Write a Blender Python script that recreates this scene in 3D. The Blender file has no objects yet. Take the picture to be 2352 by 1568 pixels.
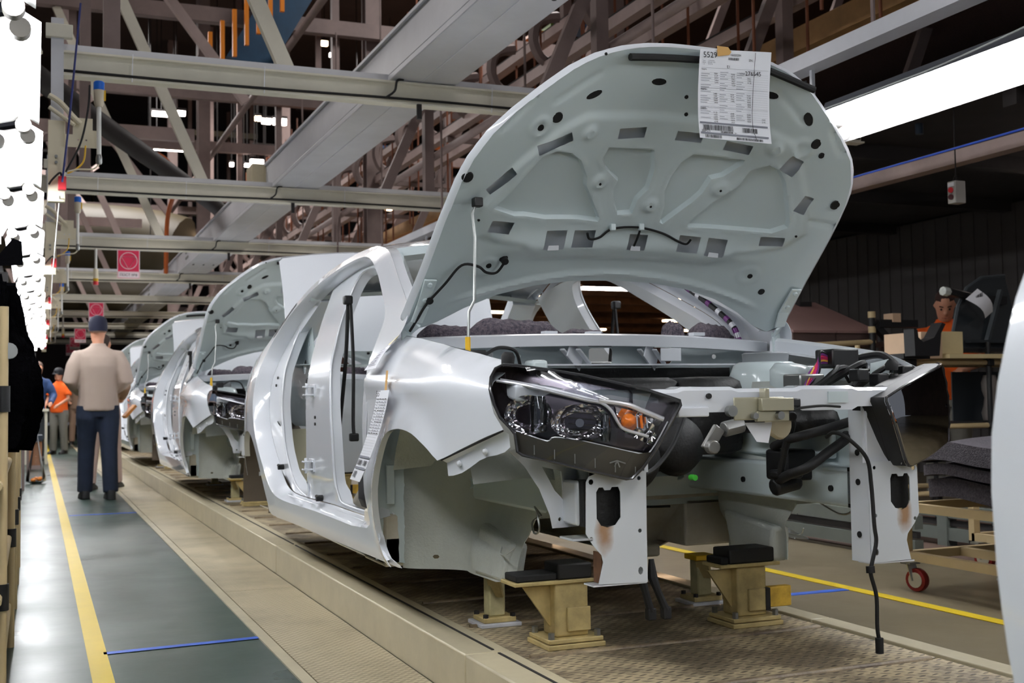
import bpy, bmesh, math, random
from mathutils import Vector as V, Matrix, geometry
random.seed(7)
SC = bpy.context.scene
COL = SC.collection
R = math.radians
# ------------------------------------------------------------------ camera
CAM_H = 0.93
cam_d = bpy.data.cameras.new('camera'); cam = bpy.data.objects.new('camera', cam_d); COL.objects.link(cam)
cam_d.sensor_width = 36.0; cam_d.lens = 36.0 * 2690.0 / 2352.0
cam_d.clip_start = 0.05; cam_d.clip_end = 300
cam_d.dof.use_dof = True; cam_d.dof.focus_distance = 3.7; cam_d.dof.aperture_fstop = 6.3
_r = V((0.92556689, -0.3783035, -0.01457377)); _d = V((0.00505967, 0.05085279, -0.99869334)); _f = V((0.3785503, 0.92428375, 0.04898175))
cam.matrix_world = Matrix(((_r.x, -_d.x, -_f.x, 0), (_r.y, -_d.y, -_f.y, 0), (_r.z, -_d.z, -_f.z, CAM_H), (0, 0, 0, 1)))
SC.camera = cam
# ------------------------------------------------------------------ hall light and exposure
SC.view_settings.view_transform = 'Standard'; SC.view_settings.look = 'None'
SC.view_settings.exposure = 0.42; SC.view_settings.gamma = 1.0; SC.view_settings.use_curve_mapping = False
SC.cycles.use_denoising = True
SC.cycles.max_bounces = 8; SC.cycles.diffuse_bounces = 4; SC.cycles.glossy_bounces = 4
SC.cycles.sample_clamp_indirect = 6.0; SC.cycles.caustics_reflective = False; SC.cycles.caustics_refractive = False
wd = bpy.data.worlds.new('hall'); SC.world = wd; wd.use_nodes = True
wd.node_tree.nodes['Background'].inputs[0].default_value = (0.80, 0.86, 1.0, 1)
wd.node_tree.nodes['Background'].inputs[1].default_value = 0.10
TUBE_POWER = 33.0      # emission of the fluorescent tubes over the line
FAR_POWER = 14.0       # lamps far off in the hall
# high-bay lamps of the hall, above the roof trusses
def area(name, loc, sx, sy, w, col=(1, .97, .93), rot=(0, 0, 0)):
    l = bpy.data.lights.new(name, 'AREA'); l.shape = 'RECTANGLE'; l.size = sx; l.size_y = sy; l.energy = w; l.color = col
    o = bpy.data.objects.new(name, l); COL.objects.link(o); o.location = loc; o.rotation_euler = rot; return o

# ------------------------------------------------------------------ materials
def lin(c):
    return tuple(((x / 255) / 12.92 if x / 255 <= .04045 else ((x / 255 + .055) / 1.055) ** 2.4) for x in c)
MATS = {}
def mat(name, rgb, rough=.5, metal=0., coat=0., bump=0., bscale=40., var=0., vscale=4., emit=0., alpha=None, trans=0., ior=1.45, spec=None, stain=None):
    if name in MATS: return MATS[name]
    m = bpy.data.materials.new(name); m.use_nodes = True; nt = m.node_tree; N = nt.nodes; L = nt.links
    b = N['Principled BSDF']; c = lin(rgb) + (1,)
    b.inputs['Base Color'].default_value = c; b.inputs['Roughness'].default_value = rough; b.inputs['Metallic'].default_value = metal
    b.inputs['Coat Weight'].default_value = coat; b.inputs['Coat Roughness'].default_value = .04; b.inputs['IOR'].default_value = ior
    if spec is not None: b.inputs['Specular IOR Level'].default_value = spec
    if trans: b.inputs['Transmission Weight'].default_value = trans
    if alpha is not None: b.inputs['Alpha'].default_value = alpha
    if emit: b.inputs['Emission Color'].default_value = c; b.inputs['Emission Strength'].default_value = emit
    tc = None
    if bump or var or stain:
        tc = N.new('ShaderNodeTexCoord')
    if var or stain:
        n = N.new('ShaderNodeTexNoise'); n.inputs['Scale'].default_value = vscale; n.inputs['Detail'].default_value = 6; n.inputs['Roughness'].default_value = .65
        L.new(tc.outputs['Object'], n.inputs['Vector'])
        r = N.new('ShaderNodeValToRGB'); r.color_ramp.elements[0].position = .35; r.color_ramp.elements[1].position = .7
        k = lin(stain) + (1,) if stain else tuple(x * (1 - var) for x in c[:3]) + (1,)
        r.color_ramp.elements[0].color = k; r.color_ramp.elements[1].color = c if stain else tuple(min(1, x * (1 + var * .6)) for x in c[:3]) + (1,)
        L.new(n.outputs['Fac'], r.inputs['Fac']); L.new(r.outputs['Color'], b.inputs['Base Color'])
    if bump:
        n = N.new('ShaderNodeTexNoise'); n.inputs['Scale'].default_value = bscale; n.inputs['Detail'].default_value = 4
        L.new(tc.outputs['Object'], n.inputs['Vector'])
        bp = N.new('ShaderNodeBump'); bp.inputs['Strength'].default_value = bump; bp.inputs['Distance'].default_value = .01
        L.new(n.outputs['Fac'], bp.inputs['Height']); L.new(bp.outputs['Normal'], b.inputs['Normal'])
    MATS[name] = m; return m
PAINT = mat('white paint', (222, 226, 232), .25, coat=1.0)
PRIMER = mat('white paint inside', (200, 212, 214), .36, coat=.5)
SEALED = mat('stone-chip coating', (192, 196, 190), .6, bump=.25, bscale=120, var=.12, vscale=3)
BLACK = mat('black plastic', (16, 16, 18), .45)
RUBBER = mat('black rubber', (14, 14, 15), .7)
CLOTHBLK = mat('black brush pile', (5, 5, 6), 1.0, spec=0., bump=.6, bscale=90)
CHROME = mat('chrome', (215, 215, 220), .08, metal=1)
STEEL = mat('bare steel', (150, 152, 150), .35, metal=.9)
ZINC = mat('zinc plate', (176, 172, 150), .35, metal=.6)
CREAM = mat('cream paint', (190, 180, 152), .42, coat=.2, var=.12, vscale=5)
YELLOWC = mat('worn yellow paint', (192, 172, 118), .55, var=.3, vscale=9, bump=.2, bscale=25)
YELLOW = mat('yellow paint', (214, 170, 30), .5, var=.1)
BEAMW = mat('pale beam paint', (224, 220, 204), .5, var=.12, vscale=1.5)
GALV = mat('galvanised sheet', (204, 206, 212), .42, metal=.1, var=.12, vscale=1.2)
BROWN = mat('brown primer steel', (126, 110, 106), .6, var=.2, vscale=2)
BROWN2 = mat('pale pink primer steel', (176, 157, 152), .55, var=.15, vscale=2)
DARK = mat('dark steel', (30, 27, 27), .7)
PAPER = mat('paper', (228, 230, 236), .7)
INK = mat('ink', (28, 28, 34), .8)
INKG = mat('grey ink', (120, 122, 132), .8)
TAPE = mat('masking tape', (196, 152, 84), .6)
FELT = mat('grey shoddy felt', (118, 108, 114), .95, bump=.8, bscale=160, var=.55, vscale=80, stain=(58, 54, 66))
GREENB = mat('cables green', (70, 190, 60), .5)

# ------------------------------------------------------------------ mesh helpers
ORGS = {}
def cr(pts, closed=False, n=6):
    """Catmull-Rom through pts"""
    P = [V(p) for p in pts]; m = len(P); out = []
    seg = m if closed else m - 1
    for i in range(seg):
        g = lambda k: P[k % m] if closed else P[max(0, min(m - 1, k))]
        a, b, c, d = g(i - 1), g(i), g(i + 1), g(i + 2)
        for j in range(n):
            t = j / n
            out.append(.5 * ((2 * b) + (c - a) * t + (2 * a - 5 * b + 4 * c - d) * t * t + (3 * b - a - 3 * c + d) * t ** 3))
    if not closed: out.append(P[-1].copy())
    return out
def resamp(pts, d, closed=True):
    P = [V(p) for p in pts]; out = []
    for i in range(len(P) if closed else len(P) - 1):
        a, b = P[i], P[(i + 1) % len(P)]; k = max(1, int(round((b - a).length / d)))
        for j in range(k): out.append(a.lerp(b, j / k))
    if not closed: out.append(P[-1])
    return out
def inpoly(x, y, poly):
    c = False; j = len(poly) - 1
    for i in range(len(poly)):
        xi, yi = poly[i][0], poly[i][1]; xj, yj = poly[j][0], poly[j][1]
        if (yi > y) != (yj > y) and x < (xj - xi) * (y - yi) / (yj - yi + 1e-12) + xi: c = not c
        j = i
    return c
def circ(x, y, rx, ry=None, n=16, rot=0):
    ry = ry or rx; ca, sa = math.cos(rot), math.sin(rot)
    return [(x + rx * math.cos(t) * ca - ry * math.sin(t) * sa, y + rx * math.cos(t) * sa + ry * math.sin(t) * ca) for t in (2 * math.pi * i / n for i in range(n))]
def inset(poly, d):
    n = len(poly); out = []; ar = sum(poly[i][0] * poly[(i + 1) % n][1] - poly[(i + 1) % n][0] * poly[i][1] for i in range(n)); sg = 1 if ar > 0 else -1
    for i in range(n):
        a, b, c = V(poly[i - 1]), V(poly[i]), V(poly[(i + 1) % n]); e1 = (b - a).normalized(); e2 = (c - b).normalized(); n1 = V((-e1.y, e1.x)) * sg; n2 = V((-e2.y, e2.x)) * sg; m = (n1 + n2).normalized()
        out.append(tuple(b + m * d / max(.5, m.dot(n1))))
    return out
def rrect(x0, x1, y0, y1, r, n=3):
    out = []
    for cx, cy, a in ((x1 - r, y1 - r, 0), (x0 + r, y1 - r, 90), (x0 + r, y0 + r, 180), (x1 - r, y0 + r, 270)):
        for i in range(n + 1):
            t = R(a + 90 * i / n); out.append((cx + r * math.cos(t), cy + r * math.sin(t)))
    return out
class MB:
    def __init__(s): s.v = []; s.f = []
    def add(s, v, f):
        k = len(s.v); s.v += [V(p) for p in v]; s.f += [tuple(i + k for i in q) for q in f]; return s
    def box(s, x0, x1, y0, y1, z0, z1):
        return s.add([(x0, y0, z0), (x1, y0, z0), (x1, y1, z0), (x0, y1, z0), (x0, y0, z1), (x1, y0, z1), (x1, y1, z1), (x0, y1, z1)],
                     [(0, 3, 2, 1), (4, 5, 6, 7), (0, 1, 5, 4), (1, 2, 6, 5), (2, 3, 7, 6), (3, 0, 4, 7)])
    def bar(s, a, b, w, h, up=(0, 0, 1)):
        a, b = V(a), V(b); d = (b - a).normalized(); u = V(up)
        if abs(d.dot(u)) > .98: u = V((0, 1, 0)) if abs(d.y) < .9 else V((1, 0, 0))
        x = d.cross(u).normalized() * w / 2; y = x.cross(d).normalized() * h / 2
        v = [a - x - y, a + x - y, a + x + y, a - x + y, b - x - y, b + x - y, b + x + y, b - x + y]
        return s.add(v, [(0, 1, 2, 3), (7, 6, 5, 4), (0, 4, 5, 1), (1, 5, 6, 2), (2, 6, 7, 3), (3, 7, 4, 0)])
    def tube(s, pts, r, n=8, closed=False, cap=True):
        P = [V(p) for p in pts]; m = len(P); rr = r if hasattr(r, '__len__') else [r] * m
        ref = None; v = []
        for i in range(m):
            if closed: d = (P[(i + 1) % m] - P[i - 1])
            else: d = P[min(m - 1, i + 1)] - P[max(0, i - 1)]
            d.normalize()
            if ref is None:
                ref = V((0, 0, 1)) if abs(d.z) < .9 else V((1, 0, 0))
            x = ref - d * ref.dot(d); x.normalize(); y = d.cross(x); ref = x
            for k in range(n):
                t = 2 * math.pi * k / n; v.append(P[i] + (x * math.cos(t) + y * math.sin(t)) * rr[i])
        f = []
        for i in range(m if closed else m - 1):
            for k in range(n):
                a = i * n + k; b = i * n + (k + 1) % n; c = ((i + 1) % m) * n + (k + 1) % n; e = ((i + 1) % m) * n + k
                f.append((a, b, c, e))
        if cap and not closed:
            f.append(tuple(range(n - 1, -1, -1))); f.append(tuple((m - 1) * n + k for k in range(n)))
        return s.add(v, f)
    def cyl(s, c, ax, r, h, n=16, r2=None):
        ax = V(ax).normalized(); c = V(c); return s.tube([c - ax * h / 2, c + ax * h / 2], [r, r if r2 is None else r2], n)
    def lathe(s, prof, c, ax=(0, 0, 1), n=20):
        """prof: list of (radius, height along axis)"""
        ax = V(ax).normalized(); u = V((1, 0, 0)) if abs(ax.x) < .9 else V((0, 1, 0)); x = (u - ax * u.dot(ax)).normalized(); y = ax.cross(x); c = V(c)
        v = []; f = []
        for r, h in prof:
            for k in range(n):
                t = 2 * math.pi * k / n; v.append(c + ax * h + (x * math.cos(t) + y * math.sin(t)) * r)
        for i in range(len(prof) - 1):
            for k in range(n): f.append((i * n + k, i * n + (k + 1) % n, (i + 1) * n + (k + 1) % n, (i + 1) * n + k))
        f.append(tuple(range(n - 1, -1, -1))); f.append(tuple((len(prof) - 1) * n + k for k in range(n)))
        return s.add(v, f)
    def loft(s, loops, closed=True, cap=False):
        n = len(loops[0]); v = [p for l in loops for p in l]; f = []
        for i in range(len(loops) - 1):
            for k in range(n if closed else n - 1): f.append((i * n + k, i * n + (k + 1) % n, (i + 1) * n + (k + 1) % n, (i + 1) * n + k))
        if cap: f.append(tuple(range(n - 1, -1, -1))); f.append(tuple((len(loops) - 1) * n + k for k in range(n)))
        return s.add(v, f)
    def panel(s, outline, holes, fn, th, res=.04, grid=True, flip=False, cons=()):
        """sheet over a 2d outline with holes, fn(u,v)->point, th thickness against the normal"""
        loops = [[V((p[0], p[1])) for p in resamp([(q[0], q[1], 0) for q in l], res)] for l in [outline] + list(holes)]
        vs = []; es = []
        for l in loops:
            k = len(vs); vs += l; es += [(k + i, k + (i + 1) % len(l)) for i in range(len(l))]
        for l in cons:
            l = [V((p[0], p[1])) for p in resamp([(q[0], q[1], 0) for q in l], res)]; k = len(vs); vs += l; es += [(k + i, k + (i + 1) % len(l)) for i in range(len(l))]
        if grid:
            us = [p.x for p in loops[0]]; ws = [p.y for p in loops[0]]
            cell = {}
            for p in vs: cell.setdefault((int(p.x // res), int(p.y // res)), []).append(p)
            y = min(ws) + res * .5; row = 0
            while y < max(ws):
                x = min(us) + res * (.5 if row % 2 else 0.)
                while x < max(us):
                    cx, cy = int(x // res), int(y // res)
                    ok = all((p.x - x) ** 2 + (p.y - y) ** 2 > (res * .6) ** 2 for i in (-1, 0, 1) for j in (-1, 0, 1) for p in cell.get((cx + i, cy + j), ()))
                    if ok and inpoly(x, y, loops[0]) and not any(inpoly(x, y, h) for h in loops[1:]): vs.append(V((x, y)))
                    x += res
                y += res * .87; row += 1
        o = geometry.delaunay_2d_cdt(vs, es, [], 0, 1e-6)
        pv = o[0]; tris = []
        for t in o[2]:
            c = (pv[t[0]] + pv[t[1]] + pv[t[2]]) / 3
            if inpoly(c.x, c.y, loops[0]) and not any(inpoly(c.x, c.y, h) for h in loops[1:]): tris.append(tuple(t))
        if th == 0: return s.add([V(fn(p.x, p.y)) for p in pv], [t[::-1] for t in tris] if flip else tris)
        e = 1e-3; top = []; nor = []
        for p in pv:
            a = V(fn(p.x, p.y)); du = V(fn(p.x + e, p.y)) - V(fn(p.x - e, p.y)); dv = V(fn(p.x, p.y + e)) - V(fn(p.x, p.y - e))
            n = du.cross(dv); n.normalize(); top.append(a); nor.append(-n if flip else n)
        if flip: tris = [t[::-1] for t in tris]
        if th == 0: return s.add(top, tris)
        m = len(top); bot = [a - n * th for a, n in zip(top, nor)]
        ec = {}
        for t in tris:
            for i in range(3):
                k = (t[i], t[(i + 1) % 3]); ec[k] = 1
        f = list(tris) + [tuple(i + m for i in t[::-1]) for t in tris]
        for (a, b) in ec:
            if (b, a) not in ec: f.append((b, a, a + m, b + m))
        return s.add(top + bot, f)
    def build(s, name, material, parent=None, smooth=40, bevel=0, world=True, **kw):
        me = bpy.data.meshes.new(name); o0 = ORGS.get(parent.name, V((0, 0, 0))) if (parent is not None and world) else V((0, 0, 0))
        me.from_pydata([tuple(p - o0) for p in s.v], [], s.f); me.update()
        me.materials.append(material)
        if smooth:
            me.shade_smooth()
            try: me.set_sharp_from_angle(angle=R(smooth))
            except Exception: pass
        o = bpy.data.objects.new(name, me); COL.objects.link(o)
        if parent is not None: o.parent = parent
        ORGS[o.name] = o0
        if bevel:
            b = o.modifiers.new('bevel', 'BEVEL'); b.width = bevel; b.segments = 2; b.limit_method = 'ANGLE'; b.angle_limit = R(40); b.harden_normals = False
        tag(o, **kw); return o
def tag(o, label=None, cat=None, group=None, kind=None):
    if label: o['label'] = label
    if cat: o['category'] = cat
    if group: o['group'] = group
    if kind: o['kind'] = kind
    return o
def thing(name, label, cat, loc=(0, 0, 0), rz=0., group=None, kind=None):
    o = bpy.data.objects.new(name, None); COL.objects.link(o); o.location = loc; o.rotation_euler = (0, 0, rz); o.empty_display_size = .1
    ORGS[o.name] = V(loc)
    return tag(o, label, cat, group, kind)
def copy_tree(o, parent=None, skip=()):
    c = o.copy(); COL.objects.link(c)
    if parent is not None: c.parent = parent
    for ch in list(o.children):
        if ch.name.split('.')[0] not in skip: copy_tree(ch, c, skip)
    return c
# ------------------------------------------------------------------ floor materials
def tread_mat(name, rgb, dark, size, dirt=None, dscale=1.4, dlo=.42, dhi=.6):
    m = bpy.data.materials.new(name); m.use_nodes = True; nt = m.node_tree; N = nt.nodes; L = nt.links; b = N['Principled BSDF']
    b.inputs['Roughness'].default_value = .5
    tc = N.new('ShaderNodeTexCoord'); mp = N.new('ShaderNodeMapping'); mp.inputs['Scale'].default_value = (1 / size, 1 / size, 0)
    L.new(tc.outputs['Object'], mp.inputs['Vector'])
    masks = []
    for off, ang in (((0, 0, 0), 25), ((.5, .5, 0), -25)):
        a = N.new('ShaderNodeVectorMath'); a.operation = 'ADD'; a.inputs[1].default_value = off; L.new(mp.outputs[0], a.inputs[0])
        fr = N.new('ShaderNodeVectorMath'); fr.operation = 'FRACTION'; L.new(a.outputs[0], fr.inputs[0])
        sb = N.new('ShaderNodeVectorMath'); sb.operation = 'SUBTRACT'; sb.inputs[1].default_value = (.5, .5, 0); L.new(fr.outputs[0], sb.inputs[0])
        ro = N.new('ShaderNodeMapping'); ro.vector_type = 'TEXTURE'; ro.inputs['Rotation'].default_value = (0, 0, R(ang)); ro.inputs['Scale'].default_value = (.40, .12, 1); L.new(sb.outputs[0], ro.inputs[0])
        ln = N.new('ShaderNodeVectorMath'); ln.operation = 'LENGTH'; L.new(ro.outputs[0], ln.inputs[0])
        mr = N.new('ShaderNodeMapRange'); mr.inputs[1].default_value = .6; mr.inputs[2].default_value = 1.1; mr.inputs[3].default_value = 1; mr.inputs[4].default_value = 0; L.new(ln.outputs['Value'], mr.inputs[0])
        masks.append(mr)
    mx = N.new('ShaderNodeMath'); mx.operation = 'MAXIMUM'; L.new(masks[0].outputs[0], mx.inputs[0]); L.new(masks[1].outputs[0], mx.inputs[1])
    c1 = N.new('ShaderNodeMix'); c1.data_type = 'RGBA'; c1.inputs[6].default_value = lin(rgb) + (1,); c1.inputs[7].default_value = lin(dark) + (1,)
    sc = N.new('ShaderNodeMath'); sc.operation = 'MULTIPLY'; sc.inputs[1].default_value = .75; L.new(mx.outputs[0], sc.inputs[0]); L.new(sc.outputs[0], c1.inputs[0])
    n = N.new('ShaderNodeTexNoise'); n.inputs['Scale'].default_value = dscale; n.inputs['Detail'].default_value = 9; n.inputs['Roughness'].default_value = .68; gp = N.new('ShaderNodeNewGeometry'); L.new(gp.outputs['Position'], n.inputs['Vector'])
    r = N.new('ShaderNodeMapRange'); r.inputs[1].default_value = dlo; r.inputs[2].default_value = dhi; L.new(n.outputs['Fac'], r.inputs[0])
    c2 = N.new('ShaderNodeMix'); c2.data_type = 'RGBA'; c2.inputs[7].default_value = lin(dirt or dark) + (1,); L.new(c1.outputs[2], c2.inputs[6])
    g = N.new('ShaderNodeMath'); g.operation = 'MULTIPLY'; g.inputs[1].default_value = .72 if dirt else .35; L.new(r.outputs[0], g.inputs[0]); L.new(g.outputs[0], c2.inputs[0])
    L.new(c2.outputs[2], b.inputs['Base Color'])
    bp = N.new('ShaderNodeBump'); bp.inputs['Strength'].default_value = .7; bp.inputs['Distance'].default_value = .004; L.new(mx.outputs[0], bp.inputs['Height']); L.new(bp.outputs[0], b.inputs['Normal'])
    MATS[name] = m; return m
def epoxy(name, a, b_, rough=.22):
    m = bpy.data.materials.new(name); m.use_nodes = True; nt = m.node_tree; N = nt.nodes; L = nt.links; b = N['Principled BSDF']
    tc = N.new('ShaderNodeTexCoord'); n = N.new('ShaderNodeTexNoise'); n.inputs['Scale'].default_value = .9; n.inputs['Detail'].default_value = 3; L.new(tc.outputs['Object'], n.inputs['Vector'])
    r = N.new('ShaderNodeValToRGB'); r.color_ramp.elements[0].position = .36; r.color_ramp.elements[0].color = lin(a) + (1,); r.color_ramp.elements[1].position = .66; r.color_ramp.elements[1].color = lin(b_) + (1,)
    L.new(n.outputs['Fac'], r.inputs['Fac']); L.new(r.outputs['Color'], b.inputs['Base Color'])
    n2 = N.new('ShaderNodeTexNoise'); n2.inputs['Scale'].default_value = 1.6; n2.inputs['Detail'].default_value = 5; b.inputs['Specular IOR Level'].default_value = .38; L.new(tc.outputs['Object'], n2.inputs['Vector'])
    mr = N.new('ShaderNodeMapRange'); mr.inputs[3].default_value = rough - .10; mr.inputs[4].default_value = rough + .22; L.new(n2.outputs['Fac'], mr.inputs[0]); L.new(mr.outputs[0], b.inputs['Roughness'])
    n3 = N.new('ShaderNodeTexNoise'); n3.inputs['Scale'].default_value = 14; n3.inputs['Detail'].default_value = 3; L.new(tc.outputs['Object'], n3.inputs['Vector'])
    bp = N.new('ShaderNodeBump'); bp.inputs['Strength'].default_value = .03; bp.inputs['Distance'].default_value = .02; L.new(n3.outputs['Fac'], bp.inputs['Height']); L.new(bp.outputs[0], b.inputs['Normal'])
    return m
EPOX_G = epoxy('green-grey epoxy floor', (44, 60, 54), (68, 82, 76), .27)
EPOX_T = epoxy('tan epoxy floor', (92, 84, 66), (108, 98, 78), .30)
TREAD_C = tread_mat('cream tread plate', (184, 172, 142), (92, 82, 64), .036)
TREAD_D = tread_mat('dirty tread plate', (182, 166, 134), (40, 34, 30), .046, dirt=(58, 46, 36), dscale=3.2, dlo=.43, dhi=.57)
LINEY = mat('yellow floor tape', (196, 168, 14), .45, var=.06)
LINEB = mat('blue floor tape', (38, 82, 176), .45, var=.08)

def struct(name, b, m, parent=None, smooth=0, bevel=0):
    return b.build(name, m, parent, smooth, bevel, kind='structure')
fl = struct('floor', MB().box(-8, 1.9, -6, 60, -.1, 0), EPOX_G)
fr = struct('floor.001', MB().box(1.9, 40, -6, 60, -.1, 0), EPOX_T)
struct('trim_1', MB().add([(.175, -1, .003), (.245, -1, .003), (.365, 40, .003), (.295, 40, .003)], [(0, 1, 2, 3)]), LINEY)
struct('trim_2', MB().box(3.59, 3.66, -4, 40, 0, .003), LINEY)
struct('trim_3', MB().add([(.25, 4.66, .003), (.83, 4.70, .003), (.83, 4.745, .003), (.25, 4.705, .003)], [(0, 1, 2, 3)]), LINEB)
struct('trim_4', MB().box(3.1, 3.59, 4.59, 4.64, 0, .003), LINEB)
struct('trim_5', MB().box(.29, .83, 10.6, 10.65, 0, .003), LINEB)
# walkway tread strip beside the line
wk = struct('trim_6', MB().box(.83, .872, -2, 40, 0, .006), CREAM)
for i in range(12): struct('tread_panel', MB().box(.876, 1.216, -1.3 + i * 2.4, 1.094 + i * 2.4, 0, .007), TREAD_C, wk)
# ------------------------------------------------------------------ floor conveyor
cv = thing('floor_conveyor', 'cream raised floor conveyor with dirty tread plates carrying the car bodies', 'conveyor', (1.9, 4, 0))
for i in range(11):
    y0 = -2.6 + i * 3.0
    b = MB().box(1.222, 1.372, y0, y0 + 2.995, 0, .155); b.build('kerb_beam', CREAM, cv, 30, .006)
    b = MB().box(1.318, 1.326, y0 + .02, y0 + 2.97, .155, .158); b.build('kerb_seam', DARK, cv, 0)
    b = MB().box(2.494, 2.575, y0, y0 + 2.995, 0, .155); b.build('edge_strip', CREAM, cv, 30, .004)
pl = None
for i in range(64):
    y0 = .66 + i * .53
    if pl is None:
        pl = MB().box(1.376, 2.49, y0 + .004, y0 + .526, .02, .145).build('tread_plate', TREAD_D, cv, 0)
        ws = MB().tube([(1.4, y0 + .53, .143), (1.9, y0 + .531, .143), (2.46, y0 + .53, .143)], .012, 8).build('weld_seam', mat('worn weld', (158, 140, 110), .45, var=.4, vscale=9, stain=(70, 56, 44)), pl, 60)
    else:
        q = pl.copy(); COL.objects.link(q); q.location = (0, i * .53, 0)
        w2 = ws.copy(); COL.objects.link(w2); w2.parent = q
# stands under the bodies
# ------------------------------------------------------------------ fluorescent rows
TUBE = mat('fluorescent tube', (250, 252, 255), .3, emit=TUBE_POWER)
REFL = mat('white reflector', (244, 244, 244), .35)
SOCK = mat('lamp socket', (128, 124, 118), .5)
HOUS = mat('lamp housing', (58, 62, 70), .5)
def luminaire(loc, w, ln, tilt, label, group):
    o = thing('fluorescent_lamp', label, 'lamp', loc, 0, group); o.rotation_euler = (0, tilt, 0); kw = dict(world=False)
    b = MB(); xs = [-w / 2, -w / 2 + .05, -.03, .03, w / 2 - .05, w / 2]; zs = [0, .05, .035, .035, .05, 0]
    b.loft([[V((x, -ln / 2, q)) for x, q in zip(xs, zs)], [V((x, ln / 2, q)) for x, q in zip(xs, zs)]], closed=False)
    b.build('reflector', REFL, o, 0, **kw)
    MB().box(-.07, .07, -ln / 2 + .02, ln / 2 - .02, .056, .12).build('housing', HOUS, o, 0, **kw)
    for xx in (-w / 4, w / 4):
        MB().cyl((xx, 0, .002), (0, 1, 0), .017, ln - .14, 10).build('tube', TUBE, o, **kw)
        for yy in (-ln / 2 + .045, ln / 2 - .045):
            b = MB(); b.cyl((xx, yy, 0), (0, 1, 0), .034, .05, 16); b.box(xx - .014, xx + .014, yy - .015, yy + .015, 0, .05)
            b.build('socket', SOCK, o, **kw)
    return o
for k, (loc, w, ln, tilt, rng, lab, grp) in enumerate((
        ((-.11, 4.87, 2.16), .27, 1.53, -.25, range(-5, 14), 'nearest twin tube lamp of the bright row over the walkway', 'walkway lamp row'),
        ((3.86, 4.22, 2.32), .27, 1.60, .42, range(-4, 11), 'long bright lamp to the right of the raised hood', 'lamp row beyond the cars'))):
    l0 = luminaire(loc, w, ln, tilt, lab, grp)
    for i in rng:
        if i == 0: continue
        if k == 0: lab = '%s lamp from the camera in the bright row over the walkway' % ['second', 'third', 'fourth', 'fifth', 'sixth', 'seventh', 'eighth'][i - 1] if 0 < i < 8 else ('lamp at the far end of the bright row over the walkway' if i > 0 else 'walkway lamp behind the camera, out of the picture')
        c = copy_tree(l0); c['label'] = lab if k == 0 else 'lamp of the right-hand row hidden behind the hood or out of frame'; c.location = (loc[0] + (i * 1.66 * .0105 if k == 0 else 0), loc[1] + i * 1.66, loc[2])
# ------------------------------------------------------------------ car body
XC = 1.967
ZT = [.2, .30, .40, .55, .75, .95, 1.08, 1.2, 1.4, 1.55, 1.62]; AT = [.78, .80, .83, .855, .865, .86, .835, .785, .70, .63, .57]
def tab(x, xs, ys):
    if x <= xs[0]: return ys[0]
    if x >= xs[-1]: return ys[-1]
    i = 0
    while xs[i + 1] < x: i += 1
    sl = [(ys[j + 1] - ys[j]) / (xs[j + 1] - xs[j]) for j in range(len(xs) - 1)]
    m = lambda j: sl[0] if j == 0 else sl[-1] if j == len(xs) - 1 else (0 if sl[j - 1] * sl[j] <= 0 else (sl[j - 1] + sl[j]) / 2)
    h = xs[i + 1] - xs[i]; t = (x - xs[i]) / h
    return (2 * t ** 3 - 3 * t * t + 1) * ys[i] + (t ** 3 - 2 * t * t + t) * h * m(i) + (-2 * t ** 3 + 3 * t * t) * ys[i + 1] + (t ** 3 - t * t) * h * m(i + 1)
def half(Y, Z):
    t = .22 * min(max(0, Y - 6.5), 1.) ** 2 + .40 * max(0, 3.45 - Y) ** 2
    return tab(Z, ZT, AT) - t
def side(s, inset=0.):
    return lambda Y, Z: V((XC + s * (half(Y, Z) - inset), Y, Z))
def loop(pts, n=4): return [(p[0], p[1]) for p in cr([(a, b, 0) for a, b in pts], True, n)]

SKIN = [(3.80, .37), (4.15, .365), (5.5, .355), (6.13, .35), (6.16, .41), (6.19, .50), (6.26, .60), (6.36, .69), (6.48, .755), (6.6, .775), (6.72, .755), (6.84, .69), (6.92, .62), (6.96, .55),
        (7.0, .52), (7.03, .8), (7.0, 1.0), (6.95, 1.13), (6.75, 1.175), (6.6, 1.215), (6.45, 1.285), (6.34, 1.345), (6.22, 1.415), (6.03, 1.485), (5.76, 1.555), (5.53, 1.595), (5.25, 1.615), (4.95, 1.605), (4.76, 1.58),
        (4.49, 1.52), (4.217, 1.40), (3.947, 1.283), (3.87, 1.24), (3.84, 1.19), (3.88, 1.13), (4.04, 1.05), (4.09, .6), (4.07, .45), (3.95, .40)]
DOORS = [(4.16, .47), (5.0, .462), (5.7, .455), (5.95, .475), (6.06, .53), (6.14, .60), (6.25, .68), (6.34, .76), (6.40, .86), (6.43, .98), (6.43, 1.1), (6.42, 1.2), (6.36, 1.28), (6.22, 1.375), (6.05, 1.44), (5.76, 1.51),
         (5.5, 1.55), (5.25, 1.57), (5.0, 1.565), (4.8, 1.53), (4.6, 1.46), (4.38, 1.36), (4.2, 1.27), (4.14, 1.2), (4.13, 1.0), (4.13, .6)]
HOLE_F = [(4.40, .50), (4.83, .50), (4.91, .53), (4.944, .595), (4.955, .72), (4.988, .86), (5.037, .995), (5.157, 1.136), (5.25, 1.25), (5.30, 1.36), (5.31, 1.45), (5.27, 1.515), (5.18, 1.53), (5.03, 1.52), (4.877, 1.49), (4.594, 1.36),
          (4.383, 1.245), (4.30, 1.15), (4.28, .9), (4.28, .6), (4.32, .515)]
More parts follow.
